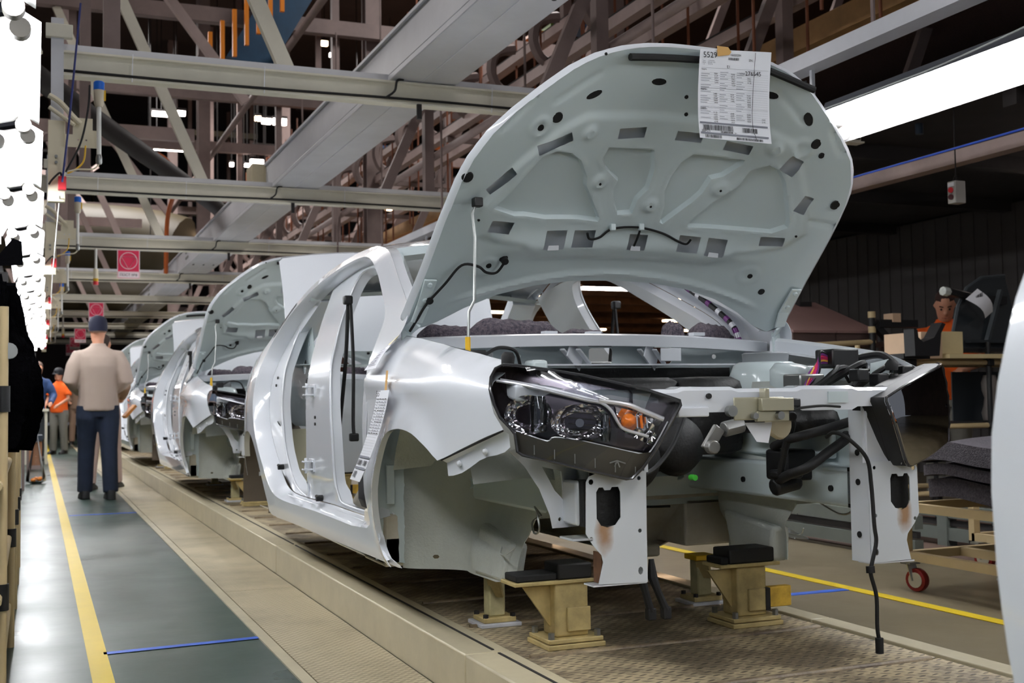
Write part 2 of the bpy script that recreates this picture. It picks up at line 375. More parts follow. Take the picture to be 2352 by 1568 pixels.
HOLE_R = [(5.60, .482), (5.80, .525), (5.916, .627), (6.0, .737), (6.07, .907), (6.1, 1.01), (6.18, 1.14), (6.22, 1.25), (6.20, 1.34), (6.12, 1.425), (6.0, 1.475), (5.84, 1.515), (5.76, 1.515), (5.73, 1.44), (5.69, 1.32), (5.60, 1.17),
          (5.51, 1.06), (5.46, .80), (5.48, .61), (5.52, .50)]
# bonnet surface: w across, t from hinge line to nose
def hood_pt(w, t, off=0.):
    n = -(w / .74) ** 2 * (.055 + .115 * min(max(t, 0), 1.)) - .35 * max(0, t - .95) ** 2 - off
    return V((XC + w, 4.0 - .68 * t + .733 * n, 1.2 + .733 * t + .68 * n))
HOODH = [(0, 1.172), (.10, 1.172), (.19, 1.168), (.28, 1.155), (.37, 1.128), (.45, 1.085), (.54, 1.015), (.62, .945), (.685, .875), (.73, .785), (.75, .70), (.765, .54), (.775, .33), (.79, .14), (.79, .085), (.74, .045), (.67, .07), (.58, .125), (.46, .178), (.32, .212), (.17, .23), (0, .233)]
HOOD = HOODH + [(-a, b) for a, b in HOODH[-2:0:-1]]
def sdist(x, y, poly):
    d = 9.
    j = len(poly) - 1
    for i in range(len(poly)):
        ax, ay = poly[j]; bx, by = poly[i]; ex, ey = bx - ax, by - ay
        t = max(0, min(1, ((x - ax) * ex + (y - ay) * ey) / (ex * ex + ey * ey + 1e-12)))
        q = (ax + t * ex - x) ** 2 + (ay + t * ey - y) ** 2
        if q < d: d = q
        j = i
    d = math.sqrt(d); return -d if inpoly(x, y, poly) else d
RECESS = [[(-.403, .789), (-.344, .779), (-.299, .75), (-.253, .684), (-.246, .652), (-.149, .517), (-.15, .501), (-.233, .512), (-.363, .516), (-.449, .535), (-.489, .538), (-.58, .577), (-.54, .627), (-.477, .727), (-.453, .773)],
          [(-.209, .801), (-.032, .796), (-.005, .725), (.0, .642), (-.026, .598), (-.028, .538), (-.084, .531), (-.119, .586), (-.135, .636), (-.13, .669), (-.196, .717), (-.218, .757)],
          [(.119, .794), (.313, .798), (.312, .78), (.261, .722), (.222, .705), (.21, .646), (.189, .608), (.106, .503), (.091, .51), (.086, .58), (.065, .638), (.067, .697), (.085, .757)],
          [(.406, .795), (.45, .783), (.491, .74), (.573, .585), (.577, .558), (.529, .523), (.389, .511), (.198, .498), (.215, .54), (.266, .618), (.33, .69), (.346, .759)]]
RING = [(-.60, .46), (-.52, .425), (-.42, .41), (-.35, .345), (0, .345), (.35, .345), (.42, .41), (.52, .425), (.60, .46), (.655, .54), (.60, .69), (.55, .77), (.46, .895), (.37, .92), (0, .925), (-.33, .92), (-.42, .87), (-.55, .735), (-.63, .57)]
HCUP = [(-.198, .664, .035), (.269, .671, .035), (.03, .576, .03), (-.30, .855, .03), (.40, .86, .03)]
def sstep(x, a, b):
    t = max(0., min(1., (x - a) / (b - a))); return t * t * (3 - 2 * t)
def hood_inner(w, t):
    off = .022
    r = sdist(w, t, RING); off += .012 * (1 - sstep(r, -.02, .012))
    for P in RECESS:
        if P[0][0] - .5 < w < P[0][0] + .5 and .45 < t < .86:
            d = sdist(w, t, P); off -= .017 * (1 - max(0., min(1., (d + .007) / .007))) - .003 * math.exp(-((d - .007) / .005) ** 2)
    if .3 < t < .5 and abs(w) < .62: off += .016 * math.exp(-((t - .40) / .045) ** 2) * (1 - sstep(abs(w), .44, .6))
    if t < .4: off += .010 * math.exp(-((t - .27 + .13 * (w / .7) ** 2) / .012) ** 2) * (1 - sstep(abs(w), .55, .66))
    for x, y, q in HCUP:
        d = math.hypot(w - x, t - y)
        if d < q * 1.6: off += .012 * (1 - sstep(d, q * .45, q * 1.1)) - .006 * math.exp(-(d / .012) ** 2)
    for s in (-1, 1):
        for x, y, L, an in ((.40, 1.02, .075, -.62), (.60, .93, .05, -.9), (.70, .60, .05, .1)):
            u = (s * w - x) * math.cos(an) + (t - y) * math.sin(an); v = -(s * w - x) * math.sin(an) + (t - y) * math.cos(an)
            off -= .008 * math.exp(-(max(0, abs(u) - L) / .012) ** 2 - (v / .012) ** 2)
        d = math.hypot(s * w - .495, t - .877); off += .006 * math.exp(-((d - .03) / .01) ** 2)
        d = math.hypot(s * w - .53, t - .315); off += .005 * math.exp(-((d - .035) / .01) ** 2)
    return hood_pt(w, t, off)
SQ = [(-.42, .818, .062, .018, .42), (-.58, .682, .055, .016, .82), (-.139, .856, .05, .020, .1), (.08, .857, .05, .018, 0), (.27, .84, .05, .018, -.05), (-.528, .494, .045, .024, -.2), (-.30, .431, .04, .036, 0), (-.189, .434, .042, .032, 0),
      (.028, .425, .036, .030, 0), (.232, .432, .042, .032, 0), (.342, .43, .038, .036, 0), (.545, .487, .045, .020, .15), (.484, .808, .030, .034, -.35), (.592, .664, .022, .036, -.2)]
def rq(x, y, a, b, r):
    c, s_ = math.cos(r), math.sin(r); return [(x + u * c - v * s_, y + u * s_ + v * c) for u, v in ((-a, -b), (a, -b), (a, b), (-a, b))]
PLUG = [(-.442, .911, .017), (-.493, .877, .010), (-.716, .717, .017), (.534, .907, .017), (.569, .869, .010), (.70, .69, .017), (-.473, .35, .014), (-.521, .32, .009), (.614, .246, .012), (.539, .311, .009), (.02, .996, .006), (.043, .933, .006), (.03, .576, .004), (-.198, .66, .004), (.269, .668, .004), (-.34, 1.137, .004), (.40, 1.12, .004), (-.62, .53, .004), (.62, .53, .004)]
SLOT = [(-.327, .989, .029, .013, .45), (-.101, 1.042, .028, .013, 0), (.312, 1.047, .028, .013, -.1), (.47, .99, .028, .014, -1.0)]

ROD = lambda c: [c + V((-.004, -.002, 0)), V((1.292, 3.472, 1.521)), V((1.297, 3.465, 1.444)), V((1.286, 3.447, 1.241)), V((1.266, 3.444, 1.206)), V((1.259, 3.436, 1.117)), V((1.256, 3.43, 1.05))]
def car_hood(root):
    h = MB().panel(HOOD, [], lambda a, b: hood_pt(a, b, 0), .0015, .04).build('hood', PAINT, root, 60)
    small = [(x * .975, .995 * y + .004) for x, y in HOOD]
    MB().panel(small, [rq(*q) for q in SQ] + [circ(x, y, r * .9, n=12) for x, y, r in PLUG if r > .005] + [circ(a, b, c, d, 12, e) for a, b, c, d, e in SLOT], hood_inner, 0, .0105, cons=[q for P in RECESS for q in (P, inset(P, .007))]).build('inner_panel', PRIMER, h, 36)
    hem = MB()   # rolled hem closing skin to inner panel
    o = loop(HOOD, 2); n = len(o)
    A = [hood_pt(x, y, 0) for x, y in o]; B = [hood_pt(x * .99, y * .997 + .001, .012) for x, y in o]; Cc = [hood_inner(x * .972, .995 * y + .004) for x, y in o]
    hem.loft([A, B, Cc]).build('hem', PAINT, h, 60)
    for x, y, r in PLUG:
        r = r * 1.2; b = MB(); c = hood_inner(x, y); d = (hood_pt(x, y, .05) - hood_pt(x, y, 0)).normalized()
        b.cyl(c + d * .001, d, r, .004, 16, r * .9).build('plug', RUBBER, h)
    for x, y, a, bb, ro in SLOT:
        MB().panel(circ(x, y, a, bb, 14, ro), [], lambda p, q: hood_pt(p, q, .019), .001, .02, False, flip=True).build('slot_liner', RUBBER, h)
    for x0, x1, t0, t1 in ((-.255, -.0, 1.135, 1.142), (.0, .255, 1.142, 1.14), (.255, .43, 1.14, 1.105)):
        p = [hood_pt(x0 + (x1 - x0) * k / 8, t0 + (t1 - t0) * k / 8, .038) for k in range(9)]
        MB().tube(p, .012, 8).build('nose_seal', RUBBER, h)
    hp = lambda q, z=.045: [hood_pt(a, b, z) for a, b in q]
    MB().tube(cr(hp([(-.183, .46), (-.165, .435), (-.128, .443), (-.091, .479), (.004, .49), (.109, .472), (.186, .442), (.222, .434), (.232, .455)])), .0045, 6).build('washer_hose', RUBBER, h)
    MB().tube(cr(hp([(.02, .485), (.022, .45), (.02, .41)])), .004, 6).build('washer_hose_branch', RUBBER, h)
    for a, b in ((-.091, .486), (.02, .492)):
        c = hood_pt(a, b, .045); MB().box(c.x - .010, c.x + .010, c.y - .008, c.y + .008, c.z - .012, c.z + .012).build('hose_clip', PRIMER, h, 30, .003)
    MB().tube(cr(hp([(-.473, .35), (-.492, .304), (-.533, .308), (-.574, .339), (-.64, .352), (-.682, .274), (-.729, .185), (-.745, .12), (-.76, .06)])), .0048, 6).build('wiring_hose', RUBBER, h)
    for x, y in ((-.473, .35), (-.72, .20)):
        c = hood_pt(x, y, .04); MB().cyl(c, (0, -.7, -.6), .013, .016, 12).build('grommet', RUBBER, h)
    for a, b, c_, d_, e in SQ:
        if (a, b) in ((-.30, .431), (.028, .425), (.342, .43)):
            p = [hood_pt(a - c_ * .55, b - d_ - .004, .05), hood_pt(a - c_ * .5, b - d_ + .012, .044), hood_pt(a + c_ * .5, b - d_ + .012, .044), hood_pt(a + c_ * .55, b - d_ - .004, .05)]
            MB().add(p + [q + V((0, -.002, .001)) for q in p], [(0, 1, 2, 3), (7, 6, 5, 4), (0, 4, 5, 1), (1, 5, 6, 2), (2, 6, 7, 3), (3, 7, 4, 0)]).build('tab', PAINT, h, 0)
    # hinges
    for s in (-1, 1):
        b = MB(); pl_ = [hood_pt(s * .735, .29, .03), hood_pt(s * .735, .17, .034), hood_pt(s * .745, .10, .045)]
        for q0, q1 in zip(pl_, pl_[1:]): b.bar(q0, q1, .045, .008, (0, -.7, -.7))
        e = V((XC + s * .765, 3.90, 1.10)); b.bar(pl_[-1], V((XC + s * .765, 3.905, 1.17)), .04, .010, (0, -1, 0)); b.bar(V((XC + s * .765, 3.905, 1.18)), e, .036, .012, (0, -1, 0))
        b.bar(e, e + V((-s * .05, .03, -.03)), .03, .012, (0, -1, 0))
        for tt in (.27, .20): b.cyl(hood_pt(s * .735, tt, .036), (0, -.7, -.7), .010, .012, 8)
        b.build('hinge', PRIMER, h, 40, .003)
    # stay rod
    c = hood_pt(-.657, .617, .045)
    MB().box(c.x - .016, c.x + .014, c.y - .02, c.y + .012, c.z - .012, c.z + .018).build('rod_clip', BLACK, h, 30, .004)
    rod = ROD(c)
    MB().tube(rod, .0048, 8).build('stay_rod', STEEL, h)
    MB().tube([rod[-1] + V((0, 0, .075)), rod[-1] + V((0, 0, .0))], .009, 8).build('yellow_rod_sleeve', YELLOW, h)
    return h

def fender(root, s):
    tp = lambda Y: tab(Y, [3.05, 3.23, 3.5, 3.72, 3.9, 4.1], [1.02, 1.065, 1.106, 1.135, 1.155, 1.165])
    def fn(Y, Z):
        zt = tp(Y); k = max(0., (Z - .93) / (zt - .93)); a = min(half(Y, Z), half(Y, .93)) if Z < .93 else half(Y, .93)
        a -= .095 * k ** 2.6
        # flare over the wheel opening and crease
        d = math.hypot(Y - 3.60, Z - .50); a += .024 * math.exp(-((d - .345) / .06) ** 2) * (1 if Z > .45 else .5)
        a += .018 * math.exp(-((Z - (1.0 - .05 * max(0, 4.1 - Y))) / .025) ** 2) * sstep(Y, 3.1, 3.7)
        return V((XC + s * a, Y, Z))
    edge = [(4.088, .98), (4.06, 1.04), (3.99, 1.10), (3.93, 1.157), (3.72, 1.135), (3.5, 1.106), (3.23, 1.065), (3.09, 1.035), (3.052, 1.008), (3.041, .95), (3.019, .89), (2.984, .846), (3.05, .827), (3.122, .804), (3.291, .752)]
    arch = [(3.315, .765), (3.372, .795), (3.474, .828), (3.612, .840), (3.734, .828), (3.809, .80), (3.87, .74), (3.93, .66), (3.985, .54), (4.005, .45), (3.985, .405), (3.93, .380)]
    rear = [(3.90, .361), (3.98, .366), (4.055, .40), (4.10, .49), (4.097, .65), (4.09, .81)]
    out = edge + cr2(arch) + rear; arch = cr2(arch)
    f = MB().panel(out, [], fn, .002, .03, flip=(s < 0)).build('fender', PAINT, root, 60)
    lip = [fn(*p) for p in arch]; b = MB(); b.loft([lip, [p + V((-s * .022, 0, .004)) for p in lip]], closed=False); b.build('arch_lip', PAINT, f, 60)
    tpl = [fn(a, tp(a)) for a in [3.93 - .87 * i / 28 for i in range(29)]]
    b = MB(); b.loft([tpl, [p + V((-s * .012, 0, -.012)) for p in tpl], [p + V((-s * .014, 0, -.05)) for p in tpl], [p + V((-s * .05, 0, -.055)) for p in tpl]], closed=False); b.build('hood_gutter', PAINT, f, 40)
    # turned-under bumper flange below the nose
    p0 = [fn(2.99, .846), fn(3.12, .804), fn(3.28, .757)]
    b = MB(); q = cr(p0, n=4); m = len(q)
    low = [p + V((-s * .022, -.008, -.048 - .006 * math.sin(i * 1.3) - .008 * (i / m))) for i, p in enumerate(q)]
    b.loft([[p + V((-s * .006, 0, -.004)) for p in q], [p + V((-s * .02, -.004, -.012)) for p in q], low], closed=False); b.build('bumper_flange', PAINT, f, 50)
    b = MB(); b.tube([p + V((-s * .004, 0, -.003)) for p in q], .003, 6); b.build('flange_gap', RUBBER, f)
    for i_ in (m // 3, 2 * m // 3): MB().lathe([(.010, 0), (.009, .005), (.004, .008)], q[i_] + V((-s * .016, -.005, -.032)), (s, -.3, -.2), 10).build('flange_bolt', PAINT, f)
    for Y, Z in ((4.02, .60), (4.045, .45)):
        c = fn(Y - .03, Z); r_ = MB(); r_.panel(circ(0, 0, .018, n=8), [circ(0, 0, .007, n=8)], lambda u, v, c=c: c + V((-s * .004, u - .01, v)), .002, .05, False); r_.build('clip_tab', PAINT, f, 0)
    return f

def body_side(root, s):
    p = MB().panel(loop(SKIN, 3), [loop(DOORS, 3)], side(s), .0015, .045, flip=(s < 0)).build('body_side', PAINT, root, 60)
    big = loop(DOORS, 3)
    jb = MB(); L0 = [side(s, 0)(a, b) for a, b in big]; L1 = [side(s, .015)(5.3 + (a - 5.3) * .992, 1 + (b - 1) * .985) for a, b in big]; L2 = [side(s, .085)(5.3 + (a - 5.3) * .975, 1 + (b - 1) * .96) for a, b in big]
    jb.loft([L0, L1, L2] if s < 0 else [L2, L1, L0]); jb.build('door_jamb', PAINT, p, 70)
    inner = [(5.3 + (a - 5.3) * .972, 1 + (b - 1) * .955) for a, b in big]
    def fr_(Y, Z):
        q = .085 + .012 * math.exp(-((Z - .52) / .03) ** 2); return V((XC + s * (half(Y, Z) - q), Y, Z))
    MB().panel(inner, [loop(HOLE_F, 3), loop(HOLE_R, 3)], fr_, .05, .05, flip=(s < 0)).build('door_frame', PAINT, p, 50)
    for H in (HOLE_F, HOLE_R):
        o = loop(H, 4); b = MB(); b.tube([side(s, .092)(a, c) for a, c in o], .005, 6, True); b.build('opening_flange', PAINT, p, 80)
    MB().panel([(6.13, 1.452), (6.20, 1.424), (6.30, 1.366), (6.40, 1.300), (6.41, 1.285), (6.395, 1.285), (6.29, 1.352), (6.20, 1.405), (6.13, 1.440)], [], side(s, -.002), .002, .05, False, flip=(s < 0)).build('quarter_slot_shade', RUBBER, p, 0)  # black strip on the skin stands in for the dark open slot
    # sill steps
    for z, q in ((.452, .03), (.468, .055)):
        MB().tube([side(s, q)(4.2, z), side(s, q)(5.0, z), side(s, q)(5.85, z)], .009, 6).build('sill_bead', PAINT, p, 80)
    # rear wheel arch return lip
    ar = [(6.16, .41), (6.19, .50), (6.26, .60), (6.36, .69), (6.48, .755), (6.6, .775), (6.72, .755), (6.84, .69), (6.92, .62)]
    a_ = [side(s)(*q) for q in cr2(ar)]; b = MB(); b.loft([a_, [V((q.x - s * .03, q.y, q.z)) for q in a_]], closed=False); b.build('rear_arch_lip', PAINT, p, 60)
    # rear wheel housing, a closed drum half inside the body
    b = MB(); dr = [(6.6 + .40 * math.cos(R(t)), .42 + .40 * math.sin(R(t))) for t in range(-10, 191, 20)]
    b.loft([[V((XC + s * .82, y, z)) for y, z in dr], [V((XC + s * .60, y, z)) for y, z in dr], [V((XC + s * .56, 6.6 + (y - 6.6) * .85, .42 + (z - .42) * .85)) for y, z in dr], [V((XC + s * .56, 6.6, .45)) for y, z in dr]], closed=False)
    b.build('rear_wheel_housing', mat('dark brown housing coat', (96, 86, 74), .8, var=.2), p, 50)  # darker brown than the front wheel housing
    # hinges on the centre pillar and pillar holes
    for Y, Z in ((5.36, .98), (5.36, .64)):
        c = side(s, .085)(Y, Z); b = MB()
        for dz in (-.018, .018): b.box(c.x - .05 if s < 0 else c.x, c.x if s < 0 else c.x + .05, c.y - .05, c.y - .01, c.z + dz - .004, c.z + dz + .004)
        b.box(c.x - .006, c.x + .006, c.y - .06, c.y + .03, c.z - .03, c.z + .03); b.cyl((c.x + s * .035, c.y - .035, c.z), (0, 0, 1), .007, .07, 8)
        b.build('door_hinge', PAINT, p, 30, .003)
    for Y, Z in ((5.26, .86), (5.26, .83), (6.25, 1.06), (6.25, 1.02)):
        c = side(s, .083)(Y, Z); MB().cyl(c, (1, 0, 0), .007, .008, 8).build('bolt_hole', RUBBER, p)
    for Y, Z in ((5.20, .50), (6.02, .60)):
        c = side(s, .07)(Y, Z); b = MB(); b.cyl(c, (1, 0, 0), .014, .03, 10); b.cyl(c + V((s * .012, -.012, .006)), (0, 1, .2), .008, .03, 8); b.build('rubber_stop', RUBBER, p)
    c = side(s, .08)(6.12, .83); MB().tube(cr([c, c + V((0, -.03, -.01)), c + V((.02, -.07, -.05)), c + V((.04, -.09, -.13))]), .0035, 5).build('wire_lead', RUBBER, p)
    return p
def cr2(p): return [(q[0], q[1]) for q in cr([(a, b, 0) for a, b in p], False, 3)]

def headlamp(root, s):
    A = V((XC - s * 0, 0, 0))
    P0 = V((XC + s * (.807 if s < 0 else .80), 3.0, 0)); D = V((-s * .48, -.2, 0)).normalized() * (1 if s < 0 else .88); Nn = V((s * D.y * s, 0, 0))
    nrm = V((s * .2, -.48, 0)).normalized()      # outward
    def lp(u, z, o=0.):
        bulge = .03 * (1 - ((u - .26) / .28) ** 2) + .02 * (1 - ((z - .87) / .16) ** 2) - .05 * max(0, .09 - u) / .09
        return P0 + D * u + nrm * (bulge + o) + V((0, 0, z))
    OUT = [(.002, .992), (.015, 1.016), (.039, 1.026), (.077, 1.022), (.152, 1.01), (.254, .992), (.425, .951), (.5, .926), (.52, .919), (.522, .907), (.491, .855), (.449, .784), (.414, .737), (.386, .71), (.369, .708), (.284, .728), (.182, .754), (.087, .777), (.073, .786), (.067, .834), (.054, .851), (.027, .879), (.01, .916), (-.001, .958)]
    sc = lambda k: [(.25 + (a - .25) * k, .87 + (b - .87) * k) for a, b in OUT]
    fl_ = s > 0
    hl = MB(); back = [lp(a, b, -.16) * 1 for a, b in sc(.8)]; mid = [lp(a, b, -.05) for a, b in OUT]; fr0 = [lp(a, b, -.012) for a, b in OUT]
    hl.loft([back, mid, fr0] if s > 0 else [fr0, mid, back]); hl.add(back, [tuple(range(len(back))) if s < 0 else tuple(range(len(back) - 1, -1, -1))])
    h = hl.build('headlamp', BLACK, root, 40)
    # bezel floor behind the lens
    MB().panel(sc(.98), [], lambda u, z: lp(u, z, -.065), 0, .03, flip=not fl_).build('bezel', LBEZ if s < 0 else LBEZ_LIT, h, 60)
    b = MB(); low = [(.073, .79), (.087, .779), (.182, .756), (.284, .73), (.369, .71), (.386, .712), (.414, .739), (.47, .83), (.40, .85), (.25, .86), (.1, .87), (.06, .86)] if s > 0 else [(.073, .79), (.087, .779), (.182, .756), (.284, .73), (.369, .71), (.386, .712), (.414, .739), (.445, .78), (.404, .776), (.251, .813), (.176, .822), (.156, .812), (.101, .83), (.067, .842)]
    MB().panel(low, [], lambda u, z: lp(u, z, -.03), .002, .03, flip=not fl_).build('lower_bezel', LGREY if s < 0 else LGREY_LIT, h, 60)
    for bd in ([(.03, .975), (.083, .964), (.185, .939), (.27, .917), (.30, .912), (.30, .924), (.27, .932), (.185, .955), (.083, .978), (.03, .988)], [(.305, .918), (.373, .905), (.424, .884), (.475, .862), (.478, .875), (.424, .898), (.373, .919), (.305, .93)]):
        MB().panel(bd, [], lambda u, z: lp(u, z, -.042), .002, .03, flip=not fl_).build('chrome_band', GLINT, h, 60)
    # chrome strips
    for pts, r in (([(.02, .981), (.083, .97), (.185, .945), (.27, .923), (.304, .916), (.331, .895), (.351, .86), (.368, .843), (.433, .822)], .006), ([(.298, .923), (.373, .911), (.424, .89), (.475, .868)], .010), ([(.06, .845), (.101, .832), (.156, .814), (.176, .824), (.251, .813), (.404, .777), (.44, .784), (.487, .862)], .003)):
        q = cr([lp(a, z, -.035) for a, z in pts], n=4); MB().tube(q, r * .75, 8).build('chrome_strip', GLINT, h)
    MB().panel([(.343, .905), (.474, .872), (.445, .795), (.372, .832), (.352, .865)], [], lambda u, z: lp(u, z, -.05), .002, .03, flip=not fl_).build('signal_reflector', FACET, h, 20)
    # bowls
    for (u, z, ru, rz, dp) in ((.105, .886, .066, .054, .05), (.248, .864, .082, .050, .05)):
        b = MB(); L = []
        for k in range(6):
            t = k / 5; rr = math.sqrt(max(.02, 1 - t)); L.append([lp(u + ru * rr * math.cos(a), z + rz * rr * math.sin(a), -.03 - dp * t) for a in (2 * math.pi * i / 24 for i in range(24))])
        b.loft(L if s > 0 else L[::-1]); b.add(L[-1], [tuple(range(24))]); b.build('reflector_bowl', FACET, h, 20)
    for (u, z, r, hh) in ((.133, .887, .024, .09), (.315, .847, .014, .066)):
        b = MB(); b.tube([lp(u, z - hh / 2, -.03), lp(u, z, -.022), lp(u, z + hh / 2, -.03)], [r * .9, r, r * .9], 14); b.build('inner_lens', CLEARG, h)
    b = MB(); c = lp(.245, .862, -.06); b.cyl(c, nrm, .012, .05, 12); b.build('bulb', CHROME, h)
    b = MB(); b.lathe([(.004, .022), (.014, .014), (.02, 0), (.021, -.02)], lp(.379, .866, -.03), nrm, 16); b.build('amber_bulb', AMBER, h)
    for k in range(3):
        b = MB(); b.tube([lp(.402 + k * .014, .845, -.04), lp(.400 + k * .013, .884 - k * .004, -.04)], .004, 6); b.build('amber_rib' if k == 1 else 'clear_rib', AMBER if k == 1 else CHROME, h)
    # reflector ribs of second bowl
    for k in range(5):
        b = MB(); zz = .828 + k * .016; b.tube([lp(.215, zz, -.052), lp(.25, zz - .003, -.046), lp(.30, zz - .008, -.036)], .0016, 5); b.build('bowl_rib', DARK, h)
    b = MB(); MB().panel([(.20, .966), (.29, .937), (.33, .937), (.46, .912), (.46, .925), (.33, .951), (.25, .972)], [], lambda u, z: lp(u, z, -.02), .003, .03, flip=not fl_).build('parking_lens', CLEARG, h)
    for k in range(6):
        u = .12 + k * .055; MB().tube([lp(u, .83 - (u - .1) * .23 - .022, -.022), lp(u, .83 - (u - .1) * .23 - .048, -.022)], .0016, 5).build('lens_tick', LTICK, h)
    MB().tube([lp(a, b_, -.006) for a, b_ in sc(.995)], .0045, 6, True).build('lens_rim', LRIM, h)
    e = MB(); 
    for (a0, b0, a1, b1) in ((.325, .752, .345, .758), (.345, .758, .368, .750), (.338, .742, .345, .757), (.352, .740, .346, .757)): e.tube([lp(a0, b0, -.024), lp(a1, b1, -.024)], .002, 5)
    e.build('moulded_mark', LTICK, h)
    MB().panel(sc(.985), [], lambda u, z: lp(u, z, 0), 0, .025, flip=not fl_).build('clear_lens', CLEAR, h, 80)
    return h
def node_mat(name): 
    m = bpy.data.materials.new(name); m.use_nodes = True; MATS[name] = m; return m, m.node_tree.nodes, m.node_tree.links
LBEZ = mat('lamp bezel gloss', (108, 102, 110), .2, metal=.95)
LGREY = mat('lamp lower bezel', (64, 60, 54), .25)
LBEZ_LIT = mat('far bezel with painted reflection', (170, 168, 172), .18, metal=.9); LGREY_LIT = mat('far lower bezel with painted reflection', (112, 102, 86), .35)  # far headlamp only: reflected light put into the bezel colours
GLINT = mat('lamp trim with painted glint', (236, 236, 240), .22, metal=.35)  # whiter than chrome: the shine of reflected lamps is in the colour
AMBER = mat('amber plastic', (236, 120, 20), .2, coat=.5, emit=.05)
LENSI = mat('lamp inner lens', (196, 206, 212), .08, metal=.55)
LTICK = mat('lamp moulding mark', (140, 140, 140), .3, metal=.4)
LRIM = mat('lamp rim', (50, 50, 52), .2, coat=.5)
def _facet():
    m, N, L = node_mat('faceted reflector'); b = N['Principled BSDF']; b.inputs['Base Color'].default_value = (.78, .76, .8, 1); b.inputs['Metallic'].default_value = 1; b.inputs['Roughness'].default_value = .12
    tc = N.new('ShaderNodeTexCoord'); v = N.new('ShaderNodeTexVoronoi'); v.inputs['Scale'].default_value = 38; L.new(tc.outputs['Object'], v.inputs['Vector'])
    bp = N.new('ShaderNodeBump'); bp.inputs['Strength'].default_value = .9; bp.inputs['Distance'].default_value = .02; L.new(v.outputs['Distance'], bp.inputs['Height']); L.new(bp.outputs[0], b.inputs['Normal']); return m
FACET = _facet()
def _clear(name, tint, ior, rough=.02):
    m, N, L = node_mat(name); out = N['Material Output']; t = N.new('ShaderNodeBsdfTransparent'); t.inputs[0].default_value = tint + (1,); g = N.new('ShaderNodeBsdfGlossy'); g.inputs['Roughness'].default_value = rough
    fr = N.new('ShaderNodeFresnel'); fr.inputs[0].default_value = ior; mx = N.new('ShaderNodeMixShader'); L.new(fr.outputs[0], mx.inputs[0]); L.new(t.outputs[0], mx.inputs[1]); L.new(g.outputs[0], mx.inputs[2]); L.new(mx.outputs[0], out.inputs[0]); return m
CLEARG = _clear('glass optic', (.86, .9, .92), 1.8)
CLEAR = _clear('clear lens', (.93, .94, .95), 1.5)
FILM = _clear('clear plastic film', (.80, .80, .80), 1.5, .12)
def _rust():
    m, N, L = node_mat('white paint with rust run'); b = N['Principled BSDF']; b.inputs['Roughness'].default_value = .4; b.inputs['Coat Weight'].default_value = .2
    tc = N.new('ShaderNodeTexCoord'); ab = N.new('ShaderNodeVectorMath'); ab.operation = 'ABSOLUTE'; L.new(tc.outputs['Object'], ab.inputs[0]); sx = N.new('ShaderNodeSeparateXYZ'); L.new(tc.outputs['Object'], sx.inputs[0])
    xa = N.new('ShaderNodeMath'); xa.operation = 'ABSOLUTE'; L.new(sx.outputs[0], xa.inputs[0])
    n = N.new('ShaderNodeTexNoise'); n.inputs['Scale'].default_value = 28; n.inputs['Detail'].default_value = 5; L.new(tc.outputs['Object'], n.inputs['Vector'])
    def gauss(src, c, w):
        d = N.new('ShaderNodeMath'); d.operation = 'SUBTRACT'; d.inputs[1].default_value = c; L.new(src, d.inputs[0])
        q = N.new('ShaderNodeMath'); q.operation = 'DIVIDE'; q.inputs[1].default_value = w; L.new(d.outputs[0], q.inputs[0])
        p = N.new('ShaderNodeMath'); p.operation = 'POWER'; p.inputs[1].default_value = 2; q2 = N.new('ShaderNodeMath'); q2.operation = 'ABSOLUTE'; L.new(q.outputs[0], q2.inputs[0]); L.new(q2.outputs[0], p.inputs[0]); return p.outputs[0]
    s = N.new('ShaderNodeMath'); s.operation = 'ADD'; L.new(gauss(xa.outputs[0], .515, .024), s.inputs[0]); L.new(gauss(sx.outputs[2], .565 - .3, .055), s.inputs[1])
    s2 = N.new('ShaderNodeMath'); s2.operation = 'SUBTRACT'; L.new(n.outputs['Fac'], s2.inputs[0]); s2.inputs[1].default_value = .5
    s3 = N.new('ShaderNodeMath'); s3.operation = 'MULTIPLY_ADD'; s3.inputs[1].default_value = 1.6; L.new(s2.outputs[0], s3.inputs[0]); L.new(s.outputs[0], s3.inputs[2])
    mr = N.new('ShaderNodeMapRange'); mr.inputs[1].default_value = .1; mr.inputs[2].default_value = 1.7; mr.inputs[3].default_value = .9; mr.inputs[4].default_value = 0; L.new(s3.outputs[0], mr.inputs[0])
    mx = N.new('ShaderNodeMix'); mx.data_type = 'RGBA'; mx.inputs[6].default_value = lin((204, 209, 214)) + (1,); mx.inputs[7].default_value = lin((142, 100, 50)) + (1,); L.new(mr.outputs[0], mx.inputs[0]); L.new(mx.outputs[2], b.inputs['Base Color']); return m
RUSTY = _rust()
HARN = mat('wiring loom', (18, 18, 20), .6)
WIRER = mat('pink wire', (190, 40, 90), .5); WIREY = mat('yellow wire', (214, 176, 60), .5); WIREP = mat('purple wire', (110, 50, 120), .5)
PADC = mat('cream foam pad', (206, 200, 172), .8)
UNDER = mat('underbody coating', (216, 214, 206), .6, var=.25, vscale=3, stain=(182, 172, 150))
MATD = mat('black bitumen mat', (12, 12, 13), .55, bump=.3, bscale=60)

